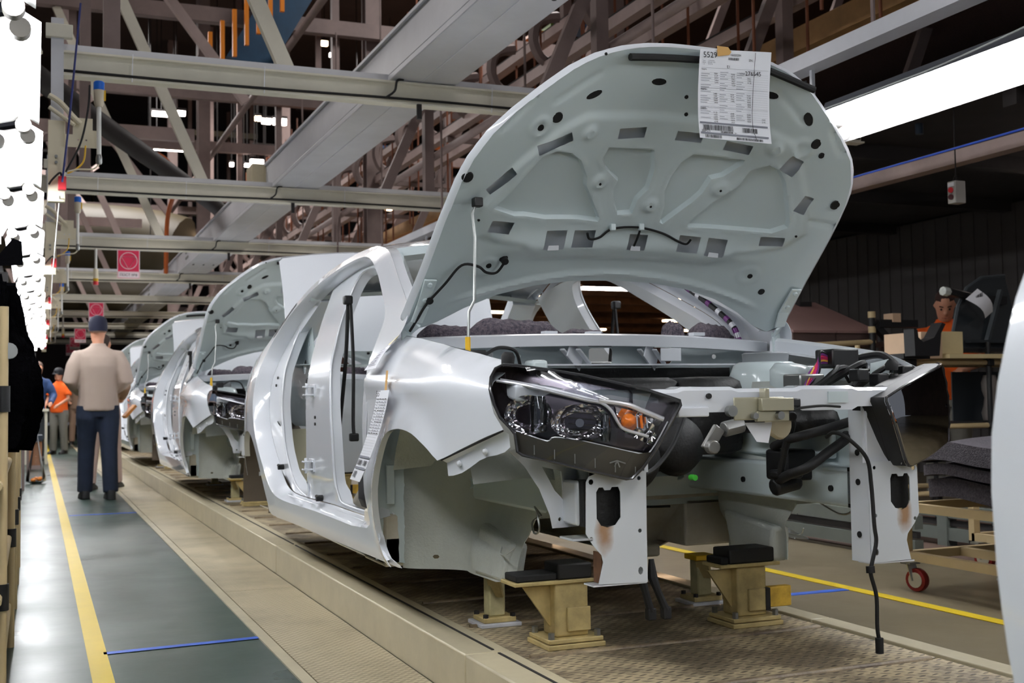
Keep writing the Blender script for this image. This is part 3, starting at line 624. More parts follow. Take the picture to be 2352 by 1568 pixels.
def w_(w, Y, Z): return V((XC + w, Y, Z))
def front_half(root, s):
    W = lambda w, Y, Z: V((XC + s * w, Y, Z)); fl_ = s > 0
    # bumper bracket plate with folded inner edge
    out = [(.382, .725), (.54, .722), (.56, .715), (.568, .70), (.571, .56), (.552, .53), (.525, .50), (.52, .48), (.55 if False else .535, .421), (.385, .417)]
    holes = [[(.47, .684), (.49, .684), (.495, .676), (.512, .676), (.517, .684), (.53, .684), (.538, .672), (.538, .60), (.525, .58), (.505, .574), (.48, .58), (.464, .60), (.464, .67)], circ(.553, .70, .008, n=8), circ(.405, .705, .006, n=8), circ(.555, .545, .006, n=8), circ(.405, .56, .006, n=8), circ(.405, .45, .008, .011, n=8)]
    if s < 0: holes = holes
    p = MB().panel(out, holes, lambda a, b: W(a, 2.9, b), .003, .03, flip=s > 0).build('bumper_bracket', RUSTY, root, 30)
    b = MB(); b.box(*sorted((XC + s * .382, XC + s * .386)), 2.9, 2.985, .417, .90); b.box(*sorted((XC + s * .386, XC + s * .46)), 2.982, 2.986, .417, .90); b.build('bracket_web', PAINT, p, 0)
    b = MB(); b.box(*sorted((XC + s * .385, XC + s * .55)), 2.90, 2.96, .414, .418); b.build('bracket_foot', PAINT, p, 0)
    MB().box(*sorted((XC + s * .518, XC + s * .522)), 2.905, 2.955, .42, .505).build('rusty_fold', mat('rust', (92, 62, 40), .8, var=.3, vscale=30), p, 0)
    for z in (.75, .66, .50): MB().cyl(W(.383, 2.945, z), (1, 0, 0), .010, .008, 10).build('web_hole', RUBBER, p)
    MB().box(*sorted((XC + s * .40, XC + s * .56)), 2.93, 3.02, .575, .70).build('crash_box', MATD, p, 0)
    # radiator support column up to the cross bar
    b = MB(); b.panel([(.37, .72), (.47, .72), (.47, .80), (.455, .90), (.37, .90)], [circ(.385, .76, .006, n=8), circ(.385, .80, .007, .012, n=8)], lambda a, c: W(a, 2.91, c), .003, .05, flip=s > 0)
    b.bar(W(.40, 2.90, .90), W(.47, 2.90, .895), .05, .006); b.build('support_column', PAINT, root, 0)
    # frame rail
    b = MB(); b.box(*sorted((XC + s * .40, XC + s * .51)), 2.99, 4.12, .575, .70); b.build('frame_rail', PRIMER, root, 30, .012)
    for Y in (3.1, 3.35, 3.6): MB().cyl(W(.397, Y, .63), (1, 0, 0), .010, .008, 10).build('rail_hole', RUBBER, root)
    MB().panel([(3.0, .70), (4.12, .70), (4.12, .98), (3.0, .90)], [], lambda y, z: W(.47 + .05 * sstep(z, .72, .9), y, z), .002, .05, flip=fl_).build('apron_inner', PRIMER, root, 50)
    MB().box(*sorted((XC + s * .44, XC + s * .465)), 3.15, 3.75, .72, .80).build('apron_stiffener', PRIMER, root, 30, .008)
    # wheel housing: outer-facing wall, rear wall and roof
    wo = [(4.12, .325), (3.62, .33), (3.52, .345), (3.5, .47), (3.42, .55), (3.2, .575), (2.98, .58), (2.98, .80), (3.1, .93), (3.4, .98), (4.12, .98)]
    def wall(y, z):
        kk = 1 - sstep(y, 3.86, 4.04); q = .50 + .02 * sstep(y, 3.4, 3.2) - .05 * kk * math.exp(-((y - 3.75) / .25) ** 2 - ((z - .72) / .2) ** 2)
        q += .055 * kk * (1 - sstep(z, .42, .50)) * sstep(y, 3.45, 3.6) + .014 * kk * math.sin(y * 48) * math.exp(-((z - .40) / .04) ** 2) * sstep(y, 3.75, 3.85) + .22 * sstep(y, 3.90, 4.12) * (1 if True else 0)
        return W(q, y, z)
    wh = MB().panel(wo, [circ(3.40, .70, .014, .026, n=10), circ(3.72, .47, .010, n=8), circ(4.02, .37, .008, n=6)], wall, .003, .03, flip=s < 0).build('wheel_housing', SEALED, root, 60)
    b = MB(); arc = [(3.62 + .43 * math.cos(R(t)), .56 + .40 * math.sin(R(t))) for t in range(18, 163, 12)]
    b.loft([[W(.50, y, z) for y, z in arc], [W(.62, y, z + .012) for y, z in arc], [W(.78, y, z) for y, z in arc]], closed=False); b.build('housing_roof', SEALED, wh, 60)
    MB().tube(cr([wall(3.33, .57) + V((s * .01, 0, 0)), wall(3.30, .60) + V((s * .04, 0, 0)), wall(3.24, .59) + V((s * .05, 0, 0)), wall(3.22, .54) + V((s * .05, 0, 0)), wall(3.27, .525) + V((s * .05, 0, 0)), wall(3.33, .55) + V((s * .04, 0, 0)), wall(3.33, .57) + V((s * .01, 0, 0))]), .0035, 5).build('wire_clip', STEEL, wh)
    ft_ = [W(.56, 3.56, .335), W(.56, 3.82, .33), W(.48, 3.82, .33), W(.48, 3.56, .335), W(.545, 3.53, .46), W(.52, 3.86, .50), W(.47, 3.86, .50), W(.47, 3.53, .46)]
    MB().add(ft_, [(0, 1, 2, 3), (4, 7, 6, 5), (0, 4, 5, 1), (1, 5, 6, 2), (2, 6, 7, 3), (3, 7, 4, 0)]).build('housing_foot', SEALED, wh, 30, .015)
    MB().tube(cr([W(.535, 3.60, .455), W(.56, 3.56, .43), W(.565, 3.50, .435), W(.55, 3.46, .46)]), .003, 5).build('weld_line', SEALED, wh)
    # hinge pillar face behind the wheel opening
    b = MB(); b.panel([(.70, .34), (.82, .36), (.83, .6), (.83, 1.05), (.70, 1.05)], [circ(.765, .62, .012, .03, n=8), circ(.765, .48, .010, n=8)], lambda a, z: W(a, 4.105 + .03 * math.sin((a - .7) * 20), z), .003, .04, flip=s > 0); b.build('hinge_pillar', PRIMER, root, 50)
    b = MB(); b.bar(W(.775, 4.085, .70), W(.775, 4.085, .56), .03, .012, (0, 1, 0)); b.build('pillar_bracket', PRIMER, root, 30, .003)
    # brace behind the headlamp
    bo = [(.725, .784), (.679, .739), (.64, .676), (.614, .601), (.608, .564), (.484, .563), (.481, .714), (.56, .76), (.66, .80)]
    b = MB(); b.panel(bo, [[(.632, .738), (.578, .723), (.566, .636), (.60, .67)], circ(.585, .588, .006, n=8)], lambda a, z: W(a, 3.07 - .03 * math.exp(-((a - .6) / .05) ** 2), z), .004, .03, flip=s > 0); b.build('lamp_brace', PAINT, root, 40)
    MB().box(*sorted((XC + s * .48, XC + s * .57)), 2.96, 3.06, .575, .70).build('rail_end_box', PAINT, root, 30, .008)
    MB().box(*sorted((XC + s * .46, XC + s * .585)), 2.95, 3.04, .535, .541).build('tow_tab', PAINT, root, 0)
    # upper rail, strut tower
    b = MB(); b.bar(W(.72, 4.08, 1.03), W(.70, 3.3, 1.0), .09, .05); b.bar(W(.70, 3.3, 1.0), W(.70, 2.97, .945), .08, .05); b.build('upper_rail', PAINT, root, 30, .01)
    st = MB(); st.lathe([(.14, -.25), (.135, -.05), (.12, -.012), (.10, 0), (.06, .002)], W(.60, 3.74, 1.055), (0, 0, 1), 24); st.build('strut_tower', PRIMER, root, 50)
    st = MB(); st.lathe([(.085, 0), (.088, .03), (.08, .034), (.055, .034), (.05, .01)], W(.60, 3.74, 1.056), (0, 0, 1), 24); st.build('strut_ring', mat('grey rubber ring', (120, 124, 128), .6), root, 50)
    # side floor/torque box behind the housing
    MB().box(*sorted((XC + s * .46, XC + s * .79)), 4.12, 4.4, .33, .52).build('torque_box', UNDER, root, 30, .01)
    MB().box(*sorted((XC + s * .70, XC + s * .79)), 4.12, 6.15, .335, .44).build('sill_inner', PAINT, root, 30, .01)
    # pillar core of the windscreen frame
    b = MB(); L = []
    for Y, Z in cr2([(3.86, 1.215), (3.947, 1.283), (4.217, 1.40), (4.49, 1.52), (4.70, 1.568)]):
        P_ = side(s)(Y, Z); L.append([P_ + V((-s * .002, .002, -.001)), P_ + V((-s * .04, .006, .006)), P_ + V((-s * .07, .035, -.012)), P_ + V((-s * .065, .09, -.03)), P_ + V((-s * .015, .085, -.03))])
    b.loft(L, True, True); b.build('windscreen_pillar', PAINT, root, 50)
    # rear pillar inner and backlight frame
    b = MB(); L = []
    for k in range(7):
        t = k / 6; c = W(.60, 6.0, 1.50).lerp(W(.70, 6.62, 1.20), t); L.append([c + V((s * .01, .0, .02)), c + V((-s * .10, .03, .02)), c + V((-s * .12, -.05, -.05)), c + V((s * .0, -.08, -.06))])
    b.loft(L, True, True); b.build('rear_pillar', PAINT, root, 50)
    b = MB(); b.panel([(6.05, .80), (6.9, .80), (6.9, 1.14), (6.6, 1.18), (6.2, 1.36), (6.08, 1.2)], [circ(6.3, 1.12, .04, n=10), circ(6.22, 1.24, .015, n=8), circ(6.2, 1.0, .03, .05, n=10)], lambda y, z: W(.60 + .05 * (1.1 - z), y, z), .003, .06, flip=fl_); b.build('rear_quarter_inner', PRIMER, root, 40)

def car_center(root):
    # cowl beam, bowed forward in the middle
    def cowl(k, dz, dy): 
        w = -.78 + 1.56 * k; return w_(w, 3.885 + .10 * (w / .78) ** 2 + dy, 1.168 - .02 * (w / .78) ** 2 + dz)
    ks = [i / 24 for i in range(25)]
    b = MB(); b.loft([[cowl(k, -.048, .03) for k in ks], [cowl(k, -.046, .004) for k in ks], [cowl(k, -.006, .0) for k in ks], [cowl(k, 0, .012) for k in ks], [cowl(k, .004, .09) for k in ks], [cowl(k, -.02, .12) for k in ks]], closed=False); b.build('cowl_beam', PAINT, root, 35)
    for w in (-.20, -.02, .43): MB().box(XC + w - .025, XC + w + .025, 3.93, 3.97, 1.165, 1.178).build('cowl_tab', PAINT, root, 0)
    # plenum wall with brackets under the cowl
    hol = [rrect(.0, .09, 1.06, 1.12, .012), rrect(.25, .38, 1.06, 1.125, .02), circ(-.28, 1.09, .010, n=8), circ(.60, 1.09, .010, n=8)]
    MB().panel([(-.74, 1.045), (.74, 1.045), (.74, 1.14), (-.74, 1.14)], hol, lambda w, z: w_(w, 4.03 + .08 * (w / .78) ** 2 - .03 * math.sin(w * 9), z), .003, .04).build('plenum_wall', PRIMER, root, 50)
    for w in (-.12, .20):
        b = MB(); b.bar(w_(w - .02, 3.91, 1.115), w_(w + .06, 3.97, 1.06), .07, .006, (0, -1, .3)); b.bar(w_(w - .05, 3.905, 1.11), w_(w + .03, 3.965, 1.058), .008, .02, (0, -1, .3)); b.bar(w_(w + .015, 3.905, 1.11), w_(w + .09, 3.965, 1.058), .008, .02, (0, -1, .3))
        if w > 0: b.box(XC + w + .04, XC + w + .13, 3.90, 3.906, 1.065, 1.115)
        b.build('wiper_bracket', PAINT, root, 0, .003)
    MB().box(XC - .55, XC + .72, 3.92, 4.02, 1.05, 1.056).build('plenum_lip', PAINT, root, 0)
    # firewall and black insulation mat
    MB().panel([(-.60, .50), (.74, .50), (.74, 1.05), (-.60, 1.05)], [], lambda w, z: w_(w, 4.12, z), .003, .08).build('firewall', PRIMER, root, 40)
    MB().panel([(-.56, .66), (.62, .66), (.66, .80), (.66, 1.045), (-.52, 1.045), (-.56, .9)], [], lambda w, z: w_(w, 4.095 - .02 * math.sin(w * 11) * math.sin(z * 14), z), .012, .05).build('insulation_mat', MATD, root, 60)
    MB().panel([(-.52, .55), (.62, .55), (.62, .69), (-.52, .69)], [circ(-.32, .62, .012, n=8), circ(.1, .63, .010, n=8), circ(.34, .62, .014, n=8), circ(.5, .61, .012, .018, n=8)], lambda w, z: w_(w, 3.99 - .05 * math.exp(-((z - .63) / .03) ** 2) * (1 + .3 * math.sin(w * 8)), z), .004, .025).build('dash_crossmember', PRIMER, root, 50)
    def toe(w, k):
        tun = math.exp(-(w / .16) ** 2); return w_(w, 4.08 + .30 * k - .12 * tun * k + .02 * math.sin(w * 14) * k * (1 - k), .56 - .24 * k + .22 * tun * k)
    MB().panel([(-.50, 0), (.62, 0), (.62, 1), (-.50, 1)], [circ(.18, .42, .035, .08, n=10), circ(-.26, .45, .03, .07, n=10)], toe, .003, .04).build('toe_board', UNDER, root, 60)
    def fl0(w, Y): tun = math.exp(-(w / .15) ** 4); return w_(w, Y, .325 + .20 * tun + .012 * math.sin(w * 40) * (1 - tun))
    MB().panel([(-.74, 4.3), (.74, 4.3), (.74, 6.9), (-.74, 6.9)], [], fl0, .004, .05).build('floor_pan', UNDER, root, 60)
    for w in (-.34, .34): MB().box(XC + w - .05, XC + w + .05, 4.2, 6.2, .285, .335).build('floor_rail', UNDER, root, 30, .01)
    # upper tie bar across the nose
    b = MB(); n_ = [(-.44, .0), (-.30, 0), (-.28, .006), (-.12, .006), (-.10, 0), (.10, .0), (.12, .006), (.30, .006), (.32, 0), (.44, 0)]
    b.loft([[w_(w, 2.86, .893 - q * 1.5) for w, q in n_], [w_(w, 2.858, .94 + q) for w, q in n_], [w_(w, 2.872, .95 + q) for w, q in n_], [w_(w, 2.93, .952 + q) for w, q in n_], [w_(w, 2.935, .90) for w, q in n_]], closed=False); tb = b.build('tie_bar', PAINT, root, 30)
    for s in (-1, 1):
        b = MB(); b.bar(w_(s * .43, 2.90, .922), w_(s * .70, 3.02, .945), .07, .055); b.build('tie_bar_end', PAINT, root, 30, .008)
    b = MB(); b.box(XC - .30, XC - .20, 2.852, 2.90, .872, .90); b.build('tie_bracket', PAINT, tb, 0, .004)
    b = MB(); b.cyl(w_(-.20, 2.855, .93), (0, 1, 0), .008, .01, 8); b.build('tie_hole', RUBBER, tb)
    b = MB(); b.box(XC + .21, XC + .28, 2.853, 2.862, .905, .938); b.build('tie_notch', PRIMER, tb, 0)
    # hood latch
    la = MB(); la.box(XC - .13, XC + .04, 2.835, 2.84, .86, .925); la.box(XC - .05, XC + .06, 2.815, 2.835, .885, .922); la.box(XC - .06, XC + .05, 2.825, 2.84, .855, .885); la.build('latch_plate', ZINC, tb, 30, .003)
    la = MB(); la.cyl(w_(-.14, 2.835, .887), (0, 1, 0), .016, .02, 12); la.cyl(w_(.012, 2.82, .872), (0, 1, 0), .012, .02, 10); la.cyl(w_(-.07, 2.822, .872), (0, 1, 0), .010, .014, 6); la.build('latch_bolts', STEEL, tb)
    MB().box(XC + .06, XC + .095, 2.83, 2.85, .895, .92).build('latch_stop', BLACK, tb, 30, .004)
    MB().box(XC - .035, XC - .02, 2.82, 2.85, .92, .95).build('latch_hook', ZINC, tb, 30, .002)
    MB().tube(cr([w_(.04, 2.84, .885), w_(.09, 2.83, .892), w_(.17, 2.83, .897), w_(.24, 2.84, .893)]), .004, 6).build('latch_cable', BLACK, tb)
    b = MB(); b.panel([(-.06, 0), (.035, 0), (.02, -.06), (-.02, -.055)], [], lambda a, z: w_(a - .02, 2.86 + .01 * a, .852 + z), .001, .05, False); b.build('latch_label', PAPER, tb, 0)
    # horn, ABS unit, pumps and hoses
    MB().lathe([(.01, -.02), (.045, -.012), (.05, 0), (.045, .01), (.02, .016)], w_(.12, 2.98, .845), (.2, -1, .1), 20).build('horn', mat('horn cream', (196, 186, 160), .4), root, 50)
    b = MB(); b.bar(w_(.10, 2.98, .88), w_(.17, 2.99, .86), .05, .02); b.cyl(w_(.155, 2.96, .865), (0, 1, 0), .014, .02, 10); b.build('horn_bracket', MATD, root, 30, .004)
    b = MB(); b.box(XC + .30, XC + .42, 3.2, 3.32, .65, .75); b.box(XC + .24, XC + .34, 3.16, 3.22, .66, .69); b.cyl(w_(.31, 3.22, .64), (1, 0, .2), .03, .10, 12); b.build('abs_unit', BLACK, root, 30, .01)
    MB().tube(cr([w_(.29, 3.25, .645), w_(.24, 3.1, .68), w_(.25, 3.02, .705), w_(.311, 3.0, .749), w_(.375, 2.99, .79), w_(.40, 3.02, .80)]), .016, 10).build('hose', HARN, root)
    MB().tube(cr([w_(.31, 3.28, .76), w_(.24, 3.1, .79), w_(.231, 3.02, .803), w_(.32, 3.0, .825), w_(.414, 3.0, .847)]), .015, 10).build('hose', HARN, root)
    MB().tube(cr([w_(.17, 3.0, .87), w_(.22, 3.05, .84), w_(.24, 3.12, .76), w_(.25, 3.16, .68)]), .012, 8).build('hose', HARN, root)
    MB().tube(cr([w_(-.35, 3.0, .70), w_(-.25, 3.08, .72), w_(-.15, 3.15, .78), w_(-.08, 3.2, .86)]), .007, 8).build('hose', HARN, root)
    b = MB(); b.bar(w_(.0, 3.2, .76), w_(.05, 3.2, .83), .04, .02, (0, 1, 0)); b.cyl(w_(.01, 3.18, .77), (0, 1, 0), .022, .03, 12); b.cyl(w_(.10, 3.2, .83), (1, 0, .2), .025, .07, 12); b.build('wiper_motor', mat('cast aluminium', (150, 150, 148), .4, metal=.7), root, 30, .004)
    b = MB(); b.lathe([(.12, -.05), (.13, 0), (.11, .05), (.05, .08)], w_(.28, 3.85, .86), (0, -1, 0), 24); b.build('brake_servo', MATD, root, 50)
    b = MB(); b.lathe([(.10, 0), (.11, .03), (.09, .08), (.04, .1)], w_(.10, 3.6, .76), (0, -1, .1), 24); b.build('heater_duct', MATD, root, 50)
    b = MB(); b.lathe([(.10, 0), (.11, .03), (.09, .08), (.05, .1)], w_(-.13, 3.5, .72), (0, -1, .1), 24); b.build('heater_duct', MATD, root, 50)
    for x0, x1, y0, y1, z0, z1 in ((-.40, -.12, 3.55, 3.9, .66, .99), (-.14, .22, 3.7, 4.0, .66, 1.0), (.20, .42, 3.6, 3.95, .72, 1.0), (.30, .46, 3.10, 3.55, .80, .89)): MB().box(XC + x0, XC + x1, y0, y1, z0, z1).build('heater_pipe_cover', MATD, root, 30, .04)
    MB().cyl(w_(.07, 3.4, .66), (0, 1, 0), .010, .03, 10).build('green_cap', GREENB, root)
    lm = [w_(-.52, 3.9, 1.0), w_(-.30, 3.95, .96), w_(-.05, 3.96, .92), (XC + .2, 3.95, .92), (XC + .45, 3.85, .94), (XC + .62, 3.6, 1.0)]
    MB().tube(cr(lm), .018, 8).build('engine_loom', HARN, root)
    MB().tube(cr([w_(-.45, 3.7, .95), w_(-.2, 3.72, .90), w_(.1, 3.8, .89), w_(.35, 3.7, .93)]), .013, 8).build('engine_loom', HARN, root)
    # loom ends by the far strut tower
    base = w_(.42, 3.25, .955); top = w_(.56, 3.3, 1.045)
    for k, (m_, dx) in enumerate(((WIRER, 0), (WIRER, .008), (WIREP, .016), (WIREY, -.006), (WIREP, -.014), (HARN, .024))):
        MB().tube(cr([base + V((dx * .3, 0, 0)), base + V((.04 + dx, .01, .05)), top + V((-.04, 0, .005 + dx)), top + V((0, 0, dx * .6))]), .0045, 5).build('loose_wire', m_, root)
    b = MB(); b.box(XC + .55, XC + .66, 3.27, 3.37, 1.02, 1.085); b.box(XC + .57, XC + .60, 3.26, 3.3, 1.0, 1.03); b.build('fuse_box', BLACK, root, 30, .006)
    MB().tube(cr([w_(.66, 3.3, 1.05), w_(.70, 3.2, 1.06), w_(.69, 3.1, 1.0), w_(.66, 3.08, .95)]), .013, 8).build('engine_loom', HARN, root)
    MB().box(XC + .40, XC + .50, 3.25, 3.35, .955, 1.0).build('relay_bracket', STEEL, root, 30, .006)
    b = MB(); b.lathe([(.07, 0), (.075, .05), (.06, .075), (.03, .08)], w_(.50, 3.45, .96), (0, -.2, 1), 16); b.build('washer_bottle', PRIMER, root, 50)
    b = MB(); b.panel([(-.05, -.04), (.05, -.035), (.045, .045), (-.045, .03)], [], lambda a, z: w_(.63 + a, 3.13 + .2 * a, 1.0 + z), .001, .03, False); b.build('wrap_film', PRIMER, root, 0)
    for k in range(7):
        a = .36 + .05 * k; MB().tube(cr([w_(a, 3.12 + .05 * (k % 3), .955), w_(a + .06, 3.10 + .04 * (k % 2), 1.0 + .012 * (k % 3)), w_(a + .13, 3.16, 1.02 - .01 * (k % 2)), w_(a + .2, 3.2 + .03 * (k % 3), .97)]), .006 + .003 * (k % 3), 6).build('cable_bundle', HARN, root)
    for a, z in ((.50, .99), (.58, .975), (.68, 1.0)): MB().box(XC + a - .022, XC + a + .022, 3.05, 3.1, z - .02, z + .02).build('plug_connector', BLACK, root, 30, .005)
    for z in (.0, -.045):
        b = MB(); b.lathe([(.02, 0), (.022, .02), (.015, .03), (.012, .034)], w_(.62 - z * .2, 3.06, 1.005 + z), (0, 0, 1), 12); b.build('rubber_buffer', RUBBER, root, 40)
    b = MB(); b.lathe([(.018, -.01), (.02, .02), (.014, .03)], w_(-.74, 3.03, 1.03), (0, -.2, 1), 10); b.build('rubber_buffer', RUBBER, root, 40)
    b = MB(); b.box(XC - .66, XC - .60, 3.55, 3.6, 1.05, 1.09); b.build('sensor_plug', BLACK, root, 30, .006)
    MB().tube(cr([w_(-.60, 3.57, 1.075), w_(-.54, 3.6, 1.10), w_(-.46, 3.65, 1.09), w_(-.42, 3.7, 1.03)]), .006, 6).build('brake_hose', HARN, root)
    MB().box(XC - .42, XC - .36, 3.6, 3.68, 1.02, 1.06).build('fluid_reservoir', PRIMER, root, 30, .012)
    MB().tube(cr([w_(.10, 4.0, .66), w_(.12, 3.98, .60), w_(.11, 3.98, .54), w_(.18, 3.96, .515), w_(.3, 3.96, .51)]), .005, 6).build('brake_pipe', HARN, root)
    # roof, rear
    ze = lambda Y: tab(Y, [4.6, 4.76, 4.95, 5.25, 5.53, 5.76, 6.03, 6.1], [1.545, 1.58, 1.605, 1.615, 1.595, 1.555, 1.485, 1.46])
    def roof(k, Y): z = ze(Y); e = half(Y, z) - .01; return w_(k * e, Y - .07 * (1 - k * k) * (1 if Y < 5 else -.6), z + .05 * (1 - k * k))
    MB().panel([(-1, 4.62), (1, 4.62), (1, 6.03), (-1, 6.03)], [], roof, .002, .09).build('roof', PAINT, root, 60)
    b = MB(); b.loft([[roof(k / 8 - 1, 4.62) + V((0, q, z)) for k in range(17)] for q, z in ((0, 0), (0, -.035), (.09, -.05), (.1, -.03))], closed=False); b.build('windscreen_header', PRIMER, root, 50)
    b = MB(); b.loft([[roof(k / 8 - 1, 6.0) + V((0, q, z)) for k in range(17)] for q, z in ((.03, 0), (.03, -.04), (-.07, -.05), (-.08, -.03))], closed=False); b.build('backlight_header', PRIMER, root, 50)
    for Y in (5.0, 5.4): MB().loft([[roof(k / 8 - 1, Y) + V((0, q, z)) for k in range(17)] for q, z in ((-.04, -.01), (-.03, -.03), (.03, -.03), (.04, -.01))], closed=False).build('roof_bow', PRIMER, root, 50)
    MB().panel([(-.66, 6.15), (.66, 6.15), (.70, 6.62), (-.70, 6.62)], [circ(-.4, 6.4, .07, n=12), circ(.4, 6.4, .07, n=12)], lambda w, Y: w_(w, Y, 1.13), .003, .1).build('parcel_shelf', PRIMER, root, 40)
    MB().panel([(-.73, .50), (.73, .50), (.74, .95), (.70, 1.06), (-.70, 1.06), (-.74, .95)], [], lambda w, z: w_(w, 6.98 + .03 * (1 - (w / .75) ** 2), z), .004, .1, flip=False).build('tail_panel', PAINT, root, 50)
    for s in (-1, 1):
        MB().loft([[w_(s * (.74 - q), 6.6 + .36 * k / 6, 1.18 - .05 * k / 6 + z) for k in range(7)] for q, z in ((0, 0), (.05, .0), (.07, -.03), (.08, -.05))], closed=False).build('boot_gutter', PAINT, root, 40)
    tl = lambda w, k: w_(w, 6.62 + .26 * k - .06 * math.sin(k * 2.6), 1.22 + .55 * k + .055 * (1 - (w / .64) ** 2) * k)
    tr = MB().panel([(-.60, 0), (.60, 0), (.635, .12), (.635, .97), (.61, 1.0), (-.61, 1.0), (-.635, .97), (-.635, .12)], [], tl, .004, .08).build('boot_lid', PAINT, root, 60)
    MB().panel([(-.55, .05), (.55, .05), (.58, .93), (-.58, .93)], [], lambda w, k: tl(w, k) + V((0, .035, -.01)), .003, .1).build('boot_lid_inner', PRIMER, tr, 50)
    e_ = [tl(w / 10 * .61, 1.0) for w in range(-10, 11)]
    MB().loft([e_, [p + V((0, .05, .012)) for p in e_], [p + V((0, .11, -.05)) for p in e_]], closed=False).build('boot_lid_lip', PAINT, tr, 50)
    for s in (-1, 1): MB().bar(w_(s * .55, 6.5, 1.15), w_(s * .55, 6.66, 1.30), .03, .02).build('boot_hinge', BLACK, tr, 0)
    # felt dash insulator poking over the cowl
    for w0, w1, h in ((-.64, -.44, .05), (-.46, -.11, .075), (-.09, .08, .035), (.37, .44, .075), (.50, .70, .07)):
        b = MB(); nn = 14; L = []
        for i in range(nn + 1):
            t = i / nn; w = w0 + (w1 - w0) * t; e = h * (1 - .25 * t) * min(1, 5 * min(t, 1 - t) + .35) * (1 + .05 * math.sin(i * 2.3)); yy = 4.05 + .09 * (w / .7) ** 2
            L.append([w_(w, yy - .02, 1.13), w_(w, yy - .035 + .008 * math.sin(i * 3.1), 1.16 + e * .6), w_(w, yy, 1.162 + e), w_(w, yy + .05, 1.16 + e * .8), w_(w, yy + .08, 1.13)])
        b.loft(L, True, True); b.build('felt_insulator', FELT, root, 80)
    # interior: dash beam, belts, heater box
    MB().cyl(w_(0, 4.45, .98), (1, 0, 0), .03, 1.4, 12).build('dash_beam', PRIMER, root, 40)
    MB().box(XC - .28, XC + .30, 4.35, 4.6, .75, 1.08).build('heater_box', BLACK, root, 30, .03)
    b = MB(); b.box(XC - .60, XC - .36, 5.0, 5.25, .44, .66); b.build('console_box', BLACK, root, 30, .05)
    b = MB()
    for k in range(7): b.lathe([(.045, 0), (.05, .008), (.045, .016)], w_(-.58, 4.98 - .015 * k, .66 + .006 * k), (0, -1, .4), 12)
    b.build('corrugated_duct', BLACK, root, 60)
    for s in (-1, 1):
        b = MB(); b.tube(cr([w_(s * .665, 5.10, 1.38), w_(s * .665, 5.16, 1.1), w_(s * .67, 5.26, .80), w_(s * .68, 5.28, .60)]), .009, 6); b.build('seat_belt', RUBBER, root)
        b = MB(); b.tube(cr([w_(s * .66, 5.08, 1.36), w_(s * .66, 5.04, 1.1), w_(s * .665, 5.03, .85), w_(s * .665, 5.02, .79)]), .008, 6); b.build('seat_belt', RUBBER, root)
        b = MB(); b.box(*sorted((XC + s * .65, XC + s * .69)), 5.07, 5.11, 1.36, 1.40); b.build('belt_anchor', BLACK, root, 30, .008)
        b = MB(); b.box(*sorted((XC + s * .645, XC + s * .685)), 5.005, 5.035, .755, .79); b.build('belt_tongue', BLACK, root, 30, .006)
        b = MB(); b.tube(cr([w_(s * .60, 6.02, 1.0), w_(s * .60, 6.03, .88), w_(s * .60, 5.98, .78)]), .02, 6); b.build('rear_belt', RUBBER, root)
        b = MB(); b.box(*sorted((XC + s * .50, XC + s * .64)), 5.98, 6.12, .98, 1.06); b.build('belt_reel', BLACK, root, 30, .015)
        b = MB(); dr = [(6.6 + .42 * math.cos(R(t)), .42 + .42 * math.sin(R(t))) for t in range(120, 176, 8)]
        b.loft([[w_(s * .67, y, z) for y, z in dr], [w_(s * .56, y, z) for y, z in dr]], closed=False); b.build('housing_pad', PADC, root, 60)
    # loom on the far windscreen pillar
    b = MB(); q = cr([w_(.56, 4.66, 1.55), w_(.60, 4.5, 1.47), w_(.64, 4.33, 1.38), w_(.70, 4.14, 1.24), w_(.72, 4.1, 1.16)], n=8)
    b.tube(q, .012, 7); b.build('pillar_loom', HARN, root)
    for i in range(1, len(q) - 1, 2): MB().cyl((q[i] + q[i + 1]) / 2, q[i + 1] - q[i], .0128, .022, 7).build('loom_tape', PAPER if i % 4 == 1 else WIREP, root)
    # hanging leads
    MB().tube(cr([w_(.28, 2.96, .80), w_(.26, 2.9, .815), w_(.27, 2.85, .80), w_(.33, 2.84, .74), w_(.345, 2.84, .66), w_(.352, 2.84, .54), w_(.357, 2.84, .49), w_(.34, 2.84, .43), w_(.333, 2.84, .40), w_(.352, 2.84, .33), w_(.352, 2.84, .24), w_(.358, 2.84, .20)]), .006, 8).build('hanging_hose', RUBBER, root)
    MB().cyl(w_(.358, 2.84, .185), (0, 0, 1), .012, .045, 10).build('hose_end', RUBBER, root)
    MB().cyl(w_(.333, 2.84, .41), (0, .1, 1), .013, .02, 10).build('hose_clip', BLACK, root)
    for x0, x1 in ((-.372, -.347), (-.337, -.298)):
        MB().tube([w_(x0, 2.96, .47), w_(x0, 2.955, .42), w_(x0 * .7 + x1 * .3, 2.95, .385), w_(x1, 2.95, .325)], [.008, .015, .011, .012], 8).build('hanging_lead', RUBBER, root)
        MB().box(XC + x1 - .012, XC + x1 + .014, 2.94, 2.965, .30, .335).build('lead_connector', RUBBER, root, 30, .004)

